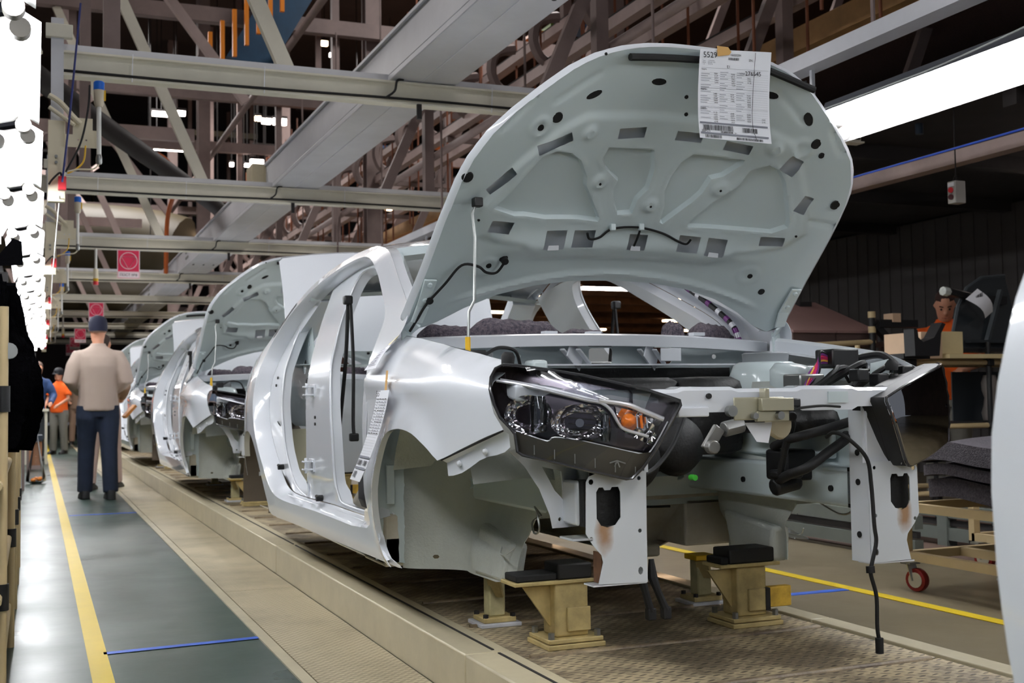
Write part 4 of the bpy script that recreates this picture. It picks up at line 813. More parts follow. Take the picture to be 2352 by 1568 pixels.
car = thing('car_body', 'large white sedan body shell in the middle, hood raised with a build sheet on it', 'car body', (XC, 4.9, .3))
car['group'] = 'white car bodies on the floor conveyor'
car_hood(car)
for s in (-1, 1): fender(car, s); body_side(car, s); headlamp(car, s); front_half(car, s)
car_center(car)
PITCH = 5.68
CARS = [car]
for i, lab in ((1, 'white sedan body shell directly behind the large middle one, hood raised'), (2, 'white sedan body shell third in the line, partly hidden by the one before it'), (3, 'white sedan body shell far along the line beside the walking man, only a sliver showing'), (-1.028, 'white car body cut off by the right picture edge, only its rear corner showing')):
    c = copy_tree(car); c.location = (XC, 4.9 + i * PITCH, .3); c['label'] = lab; CARS.append(c)
# ------------------------------------------------------------------ hall shell
CEILM = mat('dark roof deck', (52, 42, 38), .9, var=.3, vscale=.6)
WALLD = mat('dark corrugated wall', (58, 55, 54), .8)
WOODC = mat('warm low ceiling', (120, 84, 56), .8, var=.35, vscale=3)
MEZZ = mat('mezzanine underside', (44, 40, 40), .85, var=.3, vscale=2)
NETM = mat('brown safety net', (84, 58, 50), .9, bump=.8, bscale=45, var=.4, vscale=60)
OLIVE = mat('olive duct', (48, 41, 20), .6, var=.25, vscale=1)
ORANGE = mat('orange steel', (226, 132, 26), .5)
BLUES = mat('blue steel', (26, 66, 96), .5, var=.2)
LAMPF = mat('far lamp glow', (255, 236, 226), .5, emit=FAR_POWER)
LAMPW = mat('far warm lamp', (255, 214, 170), .5, emit=FAR_POWER * .8)
struct('ceiling', MB().box(-14, 34, -8, 75, 10, 10.2), CEILM)
struct('wall_back', MB().box(-14, 34, 70, 70.3, 0, 10), CEILM)
struct('wall_left', MB().box(-9, -8.8, -8, 75, 0, 10), CEILM)
wr = struct('wall_right', MB().box(9.7, 9.9, 5, 15.5, 0, 2.95), WALLD)
for i in range(52): struct('corrugation', MB().box(9.69, 9.7, 5.05 + i * .2, 5.15 + i * .2, 0, 2.94), WALLD, wr)
struct('wall_far_right', MB().box(30, 30.3, -8, 75, 0, 10), CEILM)
mz = struct('ceiling.001', MB().box(6.1, 11, -4, 15.4, 2.98, 3.1), MEZZ)
for i in range(9): struct('joist', MB().box(6.1, 9.7, .5 + i * 1.8, .62 + i * 1.8, 2.86, 2.98), MEZZ, mz)
mw = struct('ceiling.002', MB().box(6.1, 22, 15.4, 34, 2.98, 3.1), WOODC)
for i in range(10): struct('joist', MB().box(6.1, 22, 16 + i * 1.8, 16.16 + i * 1.8, 2.84, 2.98), WOODC, mw)
struct('wall_far_right.001', MB().box(6.1, 22, 33.5, 33.7, 0, 3), mat('pinkish far wall', (150, 112, 104), .8, var=.3, vscale=2))
# ------------------------------------------------------------------ cross beams with roof webs above
BY = [7.44 + 4.1 * k for k in range(9)]
def ibeam(b, x0, x1, y, z, h=.15, w=.10, t=.012):
    b.box(x0, x1, y - w / 2, y + w / 2, z, z + t); b.box(x0, x1, y - w / 2, y + w / 2, z + h - t, z + h); b.box(x0, x1, y - t / 2, y + t / 2, z + t, z + h - t); return b
for k, y in enumerate(BY):
    o = struct('cross_beam', ibeam(MB(), -.05 if k else .14, 6.05, y, 2.9), BEAMW)
    MB().tube(cr([(-.05 + .2, y - .055, 2.925), (1.2, y - .056, 2.92), (2.5, y - .056, 2.932), (4.2, y - .056, 2.92), (6, y - .056, 2.93)]), .009, 6).build('beam_cable', RUBBER, o)
    if k < 4:
        MB().box(.1, 6.0, y + .03, y + .09, 3.07, 3.11).build('cable_channel', GALV, o, 0)
        for x in (.55, 1.35, 2.9): MB().tube([(x, y - .053, 2.89), (x + .004, y - .06, 3.06)], .003, 5).build('cable_tie', PAPER, o)
        MB().tube(cr([(2.15, y - .06, 2.93), (2.2, y - .09, 2.97), (2.22, y - .08, 3.04), (2.27, y - .06, 3.06)]), .008, 6).build('jumper_cable', RUBBER, o)
        MB().box(2.36, 2.39, y - .08, y - .055, 2.80, 2.9).build('hanger_clip', DARK, o, 0)
    # webs
    tr_ = bpy.data.objects.new('roof_truss', None); COL.objects.link(tr_); tr_.location = (2.4, y, 3.1); tr_['kind'] = 'structure'; ORGS[tr_.name] = V((2.4, y, 3.1))
    yy = y + .12
    MB().box(-7, 12, yy - .07, yy + .07, 6.0, 6.2).build('top_chord', BROWN, tr_, 0)
    if k % 2 == 0 or k > 3: MB().box(-7, 2.0, yy + .3, yy + .4, 4.45, 4.62).build('mid_chord', BROWN2, tr_, 0)
    for j in range(6):
        xb = 1.55 - 1.55 * j
        MB().bar((xb, yy, 3.05), (xb - 1.3, yy, 6.0), .10, .06, (0, 1, 0)).build('web', BEAMW if k < 3 else BROWN2, tr_, 0)
        xb = 3.35 + 1.55 * j
        if xb < 9: MB().bar((xb, yy, 3.05), (xb + 1.3, yy, 6.0), .10, .06, (0, 1, 0)).build('web', BROWN, tr_, 0)
    for x in (-3.1, .45, 3.9, 5.55):
        MB().box(x - .05, x + .05, yy + .1, yy + .2, 3.05, 9.9).build('hanger_post', BROWN, tr_, 0)
    if k in (1, 3, 5):
        MB().bar((-4, yy + 1.2, 4.4), (.5, yy + 1.2, 6.4), .12, .10, (0, 1, 0)).build('roof_brace', BROWN2, tr_, 0)
        MB().bar((1.4, yy + 1.2, 6.6), (-1.0, yy + 1.2, 4.6), .10, .10, (0, 1, 0)).build('roof_brace', BROWN2, tr_, 0)
        MB().bar((.6, yy + 1.5, 6.4), (2.2, yy + 1.5, 4.3), .10, .10, (0, 1, 0)).build('roof_brace', BROWN2, tr_, 0)
# longitudinal girder over the line, in bolted lengths
gd = bpy.data.objects.new('long_girder', None); COL.objects.link(gd); gd.location = (2.42, 9, 3.06); gd['kind'] = 'structure'; ORGS[gd.name] = V((2.42, 9, 3.06))
for i in range(6):
    y0 = -1.0 + i * 6.4
    MB().box(2.19, 2.65, y0, y0 + 6.38, 3.06, 3.10).build('bottom_plate', GALV, gd, 30, .005)
    MB().box(2.19, 2.23, y0, y0 + 6.38, 3.10, 3.34).build('side_plate', GALV, gd, 30, .005)
    MB().box(2.61, 2.65, y0, y0 + 6.38, 3.10, 3.34).build('side_plate', GALV, gd, 30, .005)
    MB().box(2.17, 2.67, y0, y0 + 6.38, 3.34, 3.36).build('top_plate', GALV, gd, 0)
    for jx in range(4):
        for jz in range(2): MB().cyl((2.185, y0 + .12 + jx * .09, 3.17 + jz * .09), (1, 0, 0), .018, .02, 8).build('splice_bolt', STEEL, gd)
    for jx in range(6): MB().cyl((2.27 + (jx // 2) * .15, y0 + .15 + (jx % 2) * .06, 3.058), (0, 0, 1), .014, .006, 8).build('bolt_slot', DARK, gd)
    MB().box(2.40, 2.404, y0, y0 + 6.38, 3.056, 3.06).build('plate_seam', PAPER, gd, 0)
# big columns
for (x, y) in ((5.0, 9.7), (4.45, 16.0), (2.9, 22), (5.2, 26), (-.8, 30), (3.2, 30), (-4, 22)):
    b = MB(); b.box(x - .11, x + .11, y - .11, y - .09, 3.1 if x < 5.1 else 0, 10); b.box(x - .11, x + .11, y + .09, y + .11, 3.1, 10); b.box(x - .02, x + .02, y - .09, y + .09, 3.1, 10); struct('roof_column', b, BROWN)
# overhead conveyor rails beyond the hood
cvr = thing('overhead_conveyor', 'pinkish steel overhead conveyor track with curved hangers above the raised hood', 'conveyor', (5, 10, 4))
for x, z in ((4.5, 4.0), (4.95, 4.0), (5.7, 4.05), (4.2, 4.9), (5.3, 4.9)):
    MB().box(x - .05, x + .05, 2, 32, z, z + .10).build('track_rail', BROWN2, cvr, 0)
    MB().box(x - .03, x + .03, 2, 32, z + .10, z + .13).build('track_slot', DARK, cvr, 0)
for i in range(24):
    y = 4.5 + i * 1.1
    MB().tube(cr([(4.52, y, 4.1), (4.42, y, 4.16), (4.36, y, 4.32), (4.42, y, 4.5), (4.62, y, 4.56)]), .055, 6).build('curved_hanger', BROWN, cvr)
    if i % 2: MB().tube(cr([(5.72, y, 4.16), (5.64, y, 4.25), (5.66, y, 4.45), (5.8, y, 4.55)]), .05, 6).build('curved_hanger', BROWN2, cvr)
for i in range(26):
    y = 4.2 + i * .95
    for x in (4.78, 5.25): MB().cyl((x + .1 * math.sin(i * 2.2), y, 4.9), (0, 0, 1), .013, 3.0, 6).build('hanger_rod', mat('rusty rod', (120, 70, 46), .7), cvr)
    if i % 3 == 0: MB().box(4.45, 5.75, y, y + .06, 3.93, 3.99).build('track_tie', BROWN, cvr, 0)
for x, z, r, m_ in ((3.1, 5.6, .05, BROWN), (-.6, 4.9, .06, DARK), (-1.6, 5.4, .08, DARK), (4.0, 3.55, .04, BROWN2), (3.55, 3.9, .05, BROWN), (5.9, 5.4, .09, BROWN2)):
    struct('roof_pipe', MB().cyl((x, 20, z), (0, 1, 0), r, 34, 10), m_, None, 60)
# mezzanine edge, net and rails on the right
struct('mezzanine_edge', MB().box(6.0, 6.1, -4, 34, 3.85, 4.05), mat('tan timber', (176, 138, 92), .7, var=.2))
struct('safety_net', MB().box(6.1, 10.5, -4, 15.4, 3.95, 3.97), NETM)
struct('net_beam', MB().box(6.3, 6.42, -4, 34, 2.62, 2.72), BROWN2)
chn = struct('lamp_channel', MB().box(3.78, 3.9, -3, 20, 2.66, 2.74), GALV)
for i in range(14): MB().bar((3.85, 3.45 + 1.66 * (i - 3), 2.43), (3.85, 3.45 + 1.66 * (i - 3), 2.66), .02, .02).build('lamp_hanger', GALV, chn, 0)
for i in range(10): MB().cyl((3.84, -2 + i * 2.2, 4.35), (0, 0, 1), .012, 3.3, 6).build('channel_rod', BROWN, chn)
struct('lamp_fascia', MB().add([(-.34, 3.2, 1.98), (-.34, 34, 1.98), (-.26, 34, 2.2), (-.26, 3.2, 2.2), (-.36, 3.2, 1.98), (-.36, 34, 1.98), (-.28, 34, 2.2), (-.28, 3.2, 2.2)], [(0, 1, 2, 3), (7, 6, 5, 4), (0, 4, 5, 1), (1, 5, 6, 2), (2, 6, 7, 3), (3, 7, 4, 0)]), HOUS)
ch2 = struct('lamp_channel.001', MB().box(-.2, -.14, -3, 30, 2.42, 2.48), GALV)
for i in range(20): MB().bar((-.17 + (i - 5) * .017, 4.87 + 1.66 * (i - 5), 2.27), (-.17 + (i - 5) * .004, 4.87 + 1.66 * (i - 5), 2.43), .03, .02).build('lamp_hanger', DARK, ch2, 0)
for i in range(8): MB().cyl((-.17, -2 + i * 4.1, 2.75), (0, 0, 1), .012, .7, 6).build('channel_rod', BROWN, ch2)
tag(MB().tube([(4.45, 1, 2.22), (4.46, 6, 2.20), (4.45, 14, 2.22)], .006, 6).build('pull_cord', mat('blue cord', (40, 80, 190), .5)), 'thin blue pull cord stretched beyond the raised hood', 'cord')
tag(MB().tube(cr([(3.75, 3.0, 2.46), (3.75, 3.9, 2.40), (3.75, 4.4, 2.39), (3.75, 5.2, 2.40), (3.75, 6, 2.46)]), .005, 5).build('chain', STEEL), 'thin wire chain strung above the bright right lamp', 'chain')
# ducts, chute, ladder cage, far machinery
def duct(name, lab, pts, r, m_): 
    return tag(MB().tube(cr(pts, n=4), r, 16).build(name, m_, None, 60), lab, 'duct')
duct('air_duct', 'big olive duct running crosswise high up behind the beams', [(-5, 27, 4.6), (0, 27, 4.6), (2.2, 26.8, 4.5), (3.0, 26.5, 4.3)], .75, OLIVE)
duct('air_duct', 'second olive duct lower down, far behind the red signs', [(-5, 33, 3.9), (1, 33, 3.9), (3.4, 33, 3.9)], .6, OLIVE)
duct('air_duct', 'long dark sagging cable duct hanging over the walkway', [(-1.2, 9.0, 4.2), (.4, 12.5, 3.95), (2.4, 17, 3.75), (4, 22, 3.7)], .11, DARK)
tag(MB().bar((2.55, 15.5, 5.3), (3.4, 15.5, 6.8), .55, .5, (0, 1, 0)).build('blue_chute', BLUES), 'dark blue inclined chute high up behind the trusses', 'chute')
lc = thing('ladder_cage', 'orange ladder cage bars high up beside the blue chute', 'ladder', (2.5, 14.7, 4.9))
for i in range(7): MB().box(2.0 + i * .15, 2.05 + i * .15, 14.7, 14.75, 4.95 + i * .16, 5.55 + i * .16).build('bar', ORANGE, lc, 0)
tag(MB().tube(cr([(1.45, 18.5, 4.72), (1.6, 18.5, 4.78), (1.85, 18.5, 4.70), (1.98, 18.5, 4.5), (2.0, 18.5, 4.2), (2.0, 19.5, 3.9), (2.0, 19.72, 3.05)]), .035, 10).build('bent_pipe', mat('rust orange pipe', (170, 84, 30), .6)), 'orange bent pipe above the walkway behind the second beam', 'pipe')
tag(MB().box(2.05, 2.32, 11.9, 12.25, 3.10, 3.36).build('junction_box', CREAM, None, 30, .01), 'cream junction box on the side of the long girder', 'box')
random.seed(3)
def far_lamp(x, y, z, sx, sz, m_, lab='small bright lamp among the distant roof steelwork'):
    o = thing('far_lamp', lab, 'lamp', (x, y, z), 0, 'distant roof lamps'); MB().box(x - sx, x + sx, y - .05, y + .05, z - sz, z + sz).build('glow', m_, o, 0); MB().box(x - sx * 1.1, x + sx * 1.1, y - .06, y + .12, z + sz, z + sz + .05).build('cover', DARK, o, 0)
    MB().cyl((x, y, (z + sz + 10.) / 2), (0, 0, 1), .012, 10.0 - z - sz, 5).build('cord', DARK, o)
for i, (x, y, z, sx, sz) in enumerate(((2.11, 24.0, 6.04, .26, .034), (2.76, 25.6, 6.36, .41, .046), (2.56, 27.2, 6.35, .24, .03), (2.72, 24.8, 6.94, .18, .045), (2.58, 26.4, 7.28, .19, .047), (3.23, 24.0, 7.19, .17, .03), (4.54, 25.6, 7.15, .06, .047), (5.02, 27.2, 7.49, .1, .06), (4.86, 24.8, 6.92, .14, .064), (5.3, 26.4, 7.19, .05, .039), (3.78, 24.0, 6.1, .04, .035), (4.16, 25.6, 6.36, .03, .03), (4.22, 27.2, 6.42, .04, .04), (4.17, 24.8, 5.94, .05, .03), (4.81, 26.4, 6.63, .21, .097), (4.23, 24.0, 5.86, .13, .044), (5.01, 25.6, 6.51, .06, .047), (4.74, 27.2, 6.31, .08, .04), (5.84, 24.8, 8.72, .07, .047), (6.39, 26.4, 8.97, .05, .04), (3.44, 24.0, 5.07, .09, .03), (4.23, 25.6, 5.52, .09, .03), (3.61, 27.2, 4.71, .08, .03), (4.55, 24.8, 5.12, .09, .03), (2.28, 25.6, 4.19, .05, .03), (6.56, 24.8, 6.76, .06, .03), (7.8, 26.4, 5.43, .15, .03))):
    far_lamp(x, y, z, sx, sz, LAMPW if i % 4 == 2 else LAMPF)
for i in range(40):      # distant pipework
    x = random.uniform(-1, 14); z = random.uniform(3.4, 8.6); y = random.uniform(29, 42); m_ = random.choice([BROWN, BROWN2, DARK, DARK, OLIVE, BROWN, DARK])
    if random.random() < .5: b = MB().box(x - random.uniform(.5, 3), x + random.uniform(.5, 3), y, y + .2, z, z + random.uniform(.05, .16))
    else: b = MB().bar((x, y, z), (x + random.uniform(-2, 2), y + .5, z + random.uniform(.8, 2.2)), .07, .07)
    struct('roof_steel_and_planks', b, m_)
for i in range(10):  # coloured walkway planks added among the steelwork, without hangers
    x = [9.08, 9.5, 9.68, 8.93, 8.76, 9.3, 5.76, 4.81, 4.35, 6.9][i]; z = [8.0, 8.38, 8.06, 7.23, 7.84, 7.43, 5.43, 5.02, 4.91, 5.6][i]
    struct('roof_steel_and_planks', MB().box(x, x + random.uniform(.15, .4), 20, 20.6, z, z + .05), random.choice([ORANGE, ORANGE, mat('sky blue steel', (70, 110, 160), .5), mat('lime sheet', (110, 150, 30), .6)]))
# lamps below the mezzanine
for i, (x, y, ln) in enumerate(((8.41, 7.2, 1.4), (8.41, 3.2, 1.4), (9.2, 17.88, 1.2), (11.2, 19.68, .7), (12.6, 21.48, .7), (14.7, 25.08, .8), (11.6, 25.08, .7), (8.6, 19.68, .5), (9.0, 23.28, .9), (17, 28.68, 1), (14, 28.68, 1))):
    o = thing('strip_lamp', ['long strip lamp under the dark mezzanine near the right edge', 'strip lamp under the mezzanine out beyond the frame', 'bright strip lamp seen through the windscreen opening just under the hood edge'][i] if i < 3 else 'small lamp under the warm low ceiling seen through the windscreen opening', 'lamp', (x, y, 2.8), 0, None if i < 3 else 'lamps seen through the windscreen')
    if i in (0, 1): MB().box(x - .03, x + .03, y - ln / 2, y + ln / 2, 2.78, 2.81).build('tube', LAMPF, o, 0); MB().box(x - .06, x + .06, y - ln / 2, y + ln / 2, 2.81, 2.86).build('housing', HOUS, o, 0)
    else: MB().box(x - ln / 2, x + ln / 2, y - .08, y + .08, 2.77, 2.81).build('tube', LAMPF if i == 2 else LAMPW, o, 0); MB().box(x - ln / 2, x + ln / 2, y - .1, y + .1, 2.81, 2.84).build('housing', HOUS, o, 0)
# high-bay lamps lighting the roof space
for i, (x, y, w) in enumerate(((-3, 6, 200), (-3, 16, 380), (6.5, 12, 300), (1, 26, 620), (8, 24, 560), (3, -4, 250))):
    area('high_bay_lamp', (x, y, 8.6), 2.2, 2.2, w, (1, .95, .93))
# ------------------------------------------------------------------ stands under the bodies
def stand_small(x, y, lab):
    o = thing('body_stand', lab, 'stand', (x, y, .145), 0, 'short stands with yellow pads')
    k = dict(world=False)
    MB().box(-.075, .075, -.07, .07, 0, .014).build('floor_plate', GALV, o, 30, .003, **k); MB().box(-.06, .06, -.055, .055, .014, .032).build('base_plate', YELLOWC, o, 30, .003, **k)
    MB().box(-.03, .03, -.03, .03, .032, .165).build('post', mat('pale stand paint', (190, 182, 140), .55, var=.25, vscale=12), o, 30, .006, **k)
    MB().bar((.0, -.03, .10), (-.02, -.045, .162), .05, .01).build('gusset', YELLOWC, o, 0, **k)
    MB().box(-.045, .045, -.045, .045, .165, .185).build('pad', YELLOW, o, 30, .004, **k)
    for sx in (-.05, .05):
        for sy in (-.045, .045): MB().cyl((sx, sy, .036), (0, 0, 1), .010, .014, 6).build('bolt', STEEL if False else DARK, o, **k)
    return o
def stand_big(x, y, s, lab):
    o = thing('body_stand', lab, 'stand', (x, y, .145), 0, 'tall stands with black rubber blocks'); k = dict(world=False)
    MB().box(-.10, .10, -.085, .085, 0, .016).build('floor_plate', YELLOWC, o, 30, .003, **k); MB().box(-.095, .095, -.08, .08, .018, .032).build('base_plate', YELLOWC, o, 30, .003, **k)
    MB().box(-.058, .058, -.05, .05, .032, .20).build('post', YELLOWC, o, 30, .008, **k)
    MB().box(-.02, .06, -.062, -.05, .05, .125).build('cover_plate', YELLOWC, o, 30, .003, **k)
    b = MB(); b.panel([(-.058, .19), (-.058, .06), (-.15, .19)], [], lambda a, z: V((a, -.01, z)), .012, .1, False); b.build('gusset', YELLOWC, o, 0, **k)
    MB().box(-.20 if s < 0 else -.13, .075 if s < 0 else .11, -.06, .06, .20, .212).build('top_plate', YELLOWC, o, 30, .003, **k)
    MB().box(-.05 if s < 0 else -.09, .07 if s < 0 else .09, -.055, .055, .212, .262).build('rubber_block', mat('chipped black block', (20, 19, 18), .6, var=.2), o, 30, .006, **k)
    MB().box(-.19 if s < 0 else -.12, -.05 if s < 0 else -.09, -.05, .05, .212, .235).build('rubber_block', RUBBER, o, 30, .005, **k)
    if s > 0:
        MB().box(.06, .16, -.05, -.02, .055, .125).build('side_stop', mat('stained yellow block', (206, 166, 60), .6, var=.35, vscale=14), o, 30, .004, **k); MB().box(.045, .062, -.066, -.02, .05, .125).build('stop_gap', DARK, o, 0, **k)
    for sx in (-.08, .08):
        for sy in (-.065, .065): MB().cyl((sx, sy, .042), (0, 0, 1), .011, .02, 6).build('bolt', STEEL, o, **k)
    return o
S0 = [stand_small(1.50, 3.86, 'short stand with yellow pad under the near front wheel housing'), stand_small(2.36, 3.90, 'short stand with yellow pad behind the far black block stand'),
      stand_big(1.585, 3.45, -1, 'cream stand with black rubber blocks nearest the bumper brackets'), stand_big(2.285, 3.49, 1, 'stained yellow stand with black block beside the far bumper bracket')]
for x, n in ((1.627, 'near'), (2.307, 'far')):
    q = stand_small(x, 5.9, 'low stand with yellow pad under the %s rear floor rail of the large body' % n); q.scale = (1, 1, .75); S0.append(q)
for i, w in ((1, 'second'), (2, 'third')):
    for q, t in zip(S0, ('short near-side stand', 'short far-side stand', 'tall cream near-side stand', 'tall far-side stand', 'rear near-side stand', 'rear far-side stand')):
        c = copy_tree(q); c.location = (q.location.x, q.location.y + i * PITCH, q.location.z); c['label'] = '%s under the %s car body in the line' % (t, w)
# ------------------------------------------------------------------ line side on the right
FELT2 = mat('dark shoddy felt', (78, 72, 78), .95, bump=.8, bscale=160, var=.5, vscale=80, stain=(40, 38, 45))
CARTP = mat('cart paint', (186, 166, 126), .5, var=.1)
WOODB = mat('pale board', (214, 196, 150), .6, var=.1)
PINKB = mat('pinkish plywood', (206, 176, 146), .6, var=.08)
REDW = mat('red polyurethane tyre', (120, 24, 20), .4)
GREY = mat('dark trim panel', (38, 44, 48), .5)
BAG = mat('cloudy plastic bag', (150, 142, 136), .35, trans=.35, alpha=.8, bump=.6, bscale=25)
GRNS = mat('grey-green steel', (96, 102, 96), .5, var=.12)
SKIN = mat('skin', (196, 140, 112), .55); HAIR = mat('dark hair', (44, 30, 24), .8)
def cart(lab, x0, x1, y0, y1, zt, parts=True):
    o = thing('cart', lab, 'cart', ((x0 + x1) / 2, (y0 + y1) / 2, 0))
    for y in (y0, y1): MB().bar((x0, y, zt - .02), (x1, y, zt - .02), .04, .04).build('top_rail', CARTP, o, 0); MB().bar((x0, y, .16), (x1, y, .16), .04, .04).build('bottom_rail', CARTP, o, 0)
    for x in (x0, x1): MB().bar((x, y0, zt - .02), (x, y1, zt - .02), .04, .04).build('top_rail', CARTP, o, 0); MB().bar((x, y0, .16), (x, y1, .16), .04, .04).build('bottom_rail', CARTP, o, 0)
    for x in (x0, x1):
        for y in (y0, y1):
            MB().box(x - .02, x + .02, y - .02, y + .02, .14, zt).build('post', CARTP, o, 0)
            MB().box(x - .021, x + .021, y - .021, y + .021, .12, .14).build('end_cap', BLACK, o, 0)
    MB().bar(((x0 + x1) / 2, y0, .16), ((x0 + x1) / 2, y1, .16), .04, .04).build('bottom_rail', CARTP, o, 0)
    for x in (x0 - .03, x1 - .1):
        for y in (y0 + .1, y1 - .06):
            f = MB(); f.bar((x, y, .135), (x + .015, y - .015, .055), .05, .006, (0, 1, 0)); f.box(x - .03, x + .03, y - .03, y + .03, .13, .14); ca = f.build('caster', STEEL, o, 0)
            MB().lathe([(.02, -.018), (.052, -.018), (.055, -.01), (.055, .01), (.052, .018), (.02, .018)], (x + .02, y - .02, .055), (1, .25, 0), 20).build('tyre', REDW, ca); MB().cyl((x + .02, y - .02, .055), (1, .25, 0), .036, .042, 16).build('hub', mat('caster hub', (176, 170, 150), .5), ca)
    return o
cart('cream tubular cart on red casters under the stacked felt mats', 3.86, 4.52, 3.75, 4.5, .41)
cart('second cream cart on casters standing behind the felt cart', 4.66, 5.3, 4.2, 4.9, .46)
for k, (z, dx, n) in enumerate(((.445, .0, 'bottom'), (.545, -.05, 'middle'), (.61, -.07, 'top'))):
    b = MB(); th = .085 if k != 1 else .05; o_ = [(3.88 + dx, 3.7), (4.5, 3.7), (4.55, 4.3), (4.4, 4.5), (4.05, 4.52), (3.95 + dx, 4.35)]
    b.panel(loop(o_, 4), [circ(4.2, 4.25, .02, n=8)] if k else [], lambda x, y, z=z, k=k: V((x, y, z + th + .015 * math.sin(x * 9) - .015 * math.sin(y * 7))), th, .05)
    tag(b.build('felt_mat', FELT2, None, 70), 'grey shoddy felt mat, the %s of the three on the cream cart' % n, 'felt mat', 'felt mats on the cart')
RACK0 = set(COL.objects)
# rack with pipes, board, crate and door trim
rk = thing('pipe_rack', 'cream pipe rack with black joints holding bags and boards by the far lamp', 'rack', (5.0, 5.4, 0))
for z in (1.135, .70, .25):
    for y in (5.2, 5.75): MB().cyl((5.15, y, z), (1, 0, 0), .018, 1.5, 12).build('pipe', CARTP, rk)
for x in (4.42, 5.1, 5.88):
    for y in (5.2, 5.75): MB().cyl((x, y, .64), (0, 0, 1), .018, 1.28, 12).build('upright', CARTP if x != 5.1 else BLACK, rk)
    for z in (1.135, .70): MB().box(x - .028, x + .028, 5.17, 5.23, z - .024, z + .024).build('joint', BLACK, rk, 30, .008)
MB().box(4.6, 5.9, 5.22, 5.7, 1.155, 1.16).build('shelf_board', CARTP, rk, 0)
MB().box(4.45, 5.9, 5.25, 5.7, .715, .722).build('shelf_board', DARK, rk, 0)
MB().box(4.45, 5.06, 5.6, 5.61, .72, 1.08).build('backing_sheet', GREY, rk, 0); MB().box(5.14, 5.86, 5.6, 5.61, .72, 1.08).build('backing_sheet', GREY, rk, 0)
tag(MB().box(4.66, 5.5, 5.10, 5.5, 1.125, 1.155).build('board', WOODB, None, 0, .003), 'pale yellow board lying on the pipe rack below the door trim', 'board')
cb = thing('wooden_crate', 'pinkish plywood crate with cream end on the pipe rack', 'crate', (4.7, 5.35, 1.125))
MB().box(4.45, 4.63, 5.13, 5.5, 1.125, 1.305).build('side', PINKB, cb, 0, .003); MB().box(4.632, 4.83, 5.15, 5.5, 1.157, 1.31).build('end_panel', WOODB, cb, 0, .003)
bk = thing('black_bracket', 'black plastic holder shaped like an open jaw at the end of the pipe rack', 'holder', (4.35, 5.15, 1.06))
b = MB(); b.panel([(4.24, 1.10), (4.44, 1.10), (4.46, 1.25), (4.50, 1.31), (4.47, 1.32), (4.40, 1.22), (4.31, 1.19), (4.27, 1.22), (4.265, 1.27), (4.235, 1.275)], [], lambda x, z: V((x, 5.05, z)), .10, .05, flip=True); b.build('jaw', BLACK, bk, 30, .01)
MB().box(4.24, 4.46, 5.06, 5.4, 1.085, 1.12).build('foot', BLACK, bk, 0)
FARB = thing('parts_rack', 'dark parts rack post with black clamp and tan knobs beyond the pipe rack', 'rack', (6.0, 7.6, 0)); pk = FARB
MB().cyl((6.2, 7.55, .79), (0, 0, 1), .026, 1.58, 10).build('post', BLACK, pk)
for z in (1.44, 1.56): MB().cyl((6.2, 7.55, z), (0, 0, 1), .03, .05, 10).build('collar', CARTP, pk)
MB().bar((6.22, 7.55, 1.48), (6.45, 7.55, 1.28), .06, .05).build('brace', BLACK, pk, 0); MB().box(6.24, 6.62, 7.5, 7.6, 1.46, 1.52).build('arm', BLACK, pk, 0); MB().box(6.36, 6.44, 7.49, 7.6, 1.50, 1.57).build('tan_knob', PINKB, pk, 0)
MB().cyl((5.86, 7.55, 1.325), (1, 0, .05), .022, .72, 10).build('rail_pipe', CARTP, pk); MB().cyl((5.5, 7.55, .65), (0, 0, 1), .024, 1.3, 10).build('upright', BLACK, pk)
BINM = mat('brown-pink bin', (140, 110, 106), .6); BINS = mat('brown bin side', (84, 66, 62), .7)
for i, n in enumerate(('one nearer the hood', 'one with dark side showing')):
    x0 = 5.55 + i * .42; w = .405; bn = thing('parts_bin', 'brown sloping-lid parts bin, the %s of the pair' % n, 'bin', (x0, 8.0, 1.35), 0, 'sloping bins')
    MB().add([(x0, 7.7, 1.35), (x0 + w, 7.7, 1.35), (x0 + w, 8.5, 1.35), (x0, 8.5, 1.35), (x0, 7.7, 1.43), (x0 + w, 7.7, 1.43), (x0 + w, 8.5, 1.72), (x0, 8.5, 1.72)], [(0, 3, 2, 1), (0, 1, 5, 4), (1, 2, 6, 5), (2, 3, 7, 6), (3, 0, 4, 7), (4, 5, 6, 7)]).build('body', BINS, bn, 0)
    MB().add([(x0 - .01, 7.68, 1.44), (x0 + w, 7.68, 1.44), (x0 + w, 8.51, 1.74), (x0 - .01, 8.51, 1.74), (x0 - .01, 7.68, 1.42), (x0 + w, 7.68, 1.42), (x0 + w, 8.51, 1.72), (x0 - .01, 8.51, 1.72)], [(0, 1, 2, 3), (7, 6, 5, 4), (0, 4, 5, 1), (1, 5, 6, 2), (2, 6, 7, 3), (3, 7, 4, 0)]).build('lid', BINM, bn, 0)
    MB().box(x0 + .14, x0 + .26, 8.36, 8.44, 1.69, 1.73).build('handle', BLACK, bn, 0)
MBN = thing('bin_bench', 'dark bench carrying the sloping bins beyond the car', 'bench', (5.9, 8.1, 0)); MB().box(5.5, 6.45, 7.65, 8.55, 1.31, 1.35).build('top', BINS, MBN, 0)
for x in (5.53, 6.42):
    for y in (7.7, 8.5): MB().box(x - .02, x + .02, y - .02, y + .02, 0, 1.31).build('leg', BINS, MBN, 0)
MB().box(5.5, 6.45, 8.53, 8.55, .3, 1.31).build('back_panel', BINS, MBN, 0)
dt = thing('door_trim', 'dark door trim panel leaning on the pipe rack with a curled paper tucked in', 'door trim', (5.2, 5.3, 1.16))
to = [(4.84, 1.17), (4.90, 1.30), (5.0, 1.50), (5.12, 1.64), (5.28, 1.72), (5.5, 1.74), (5.5, 1.17)]
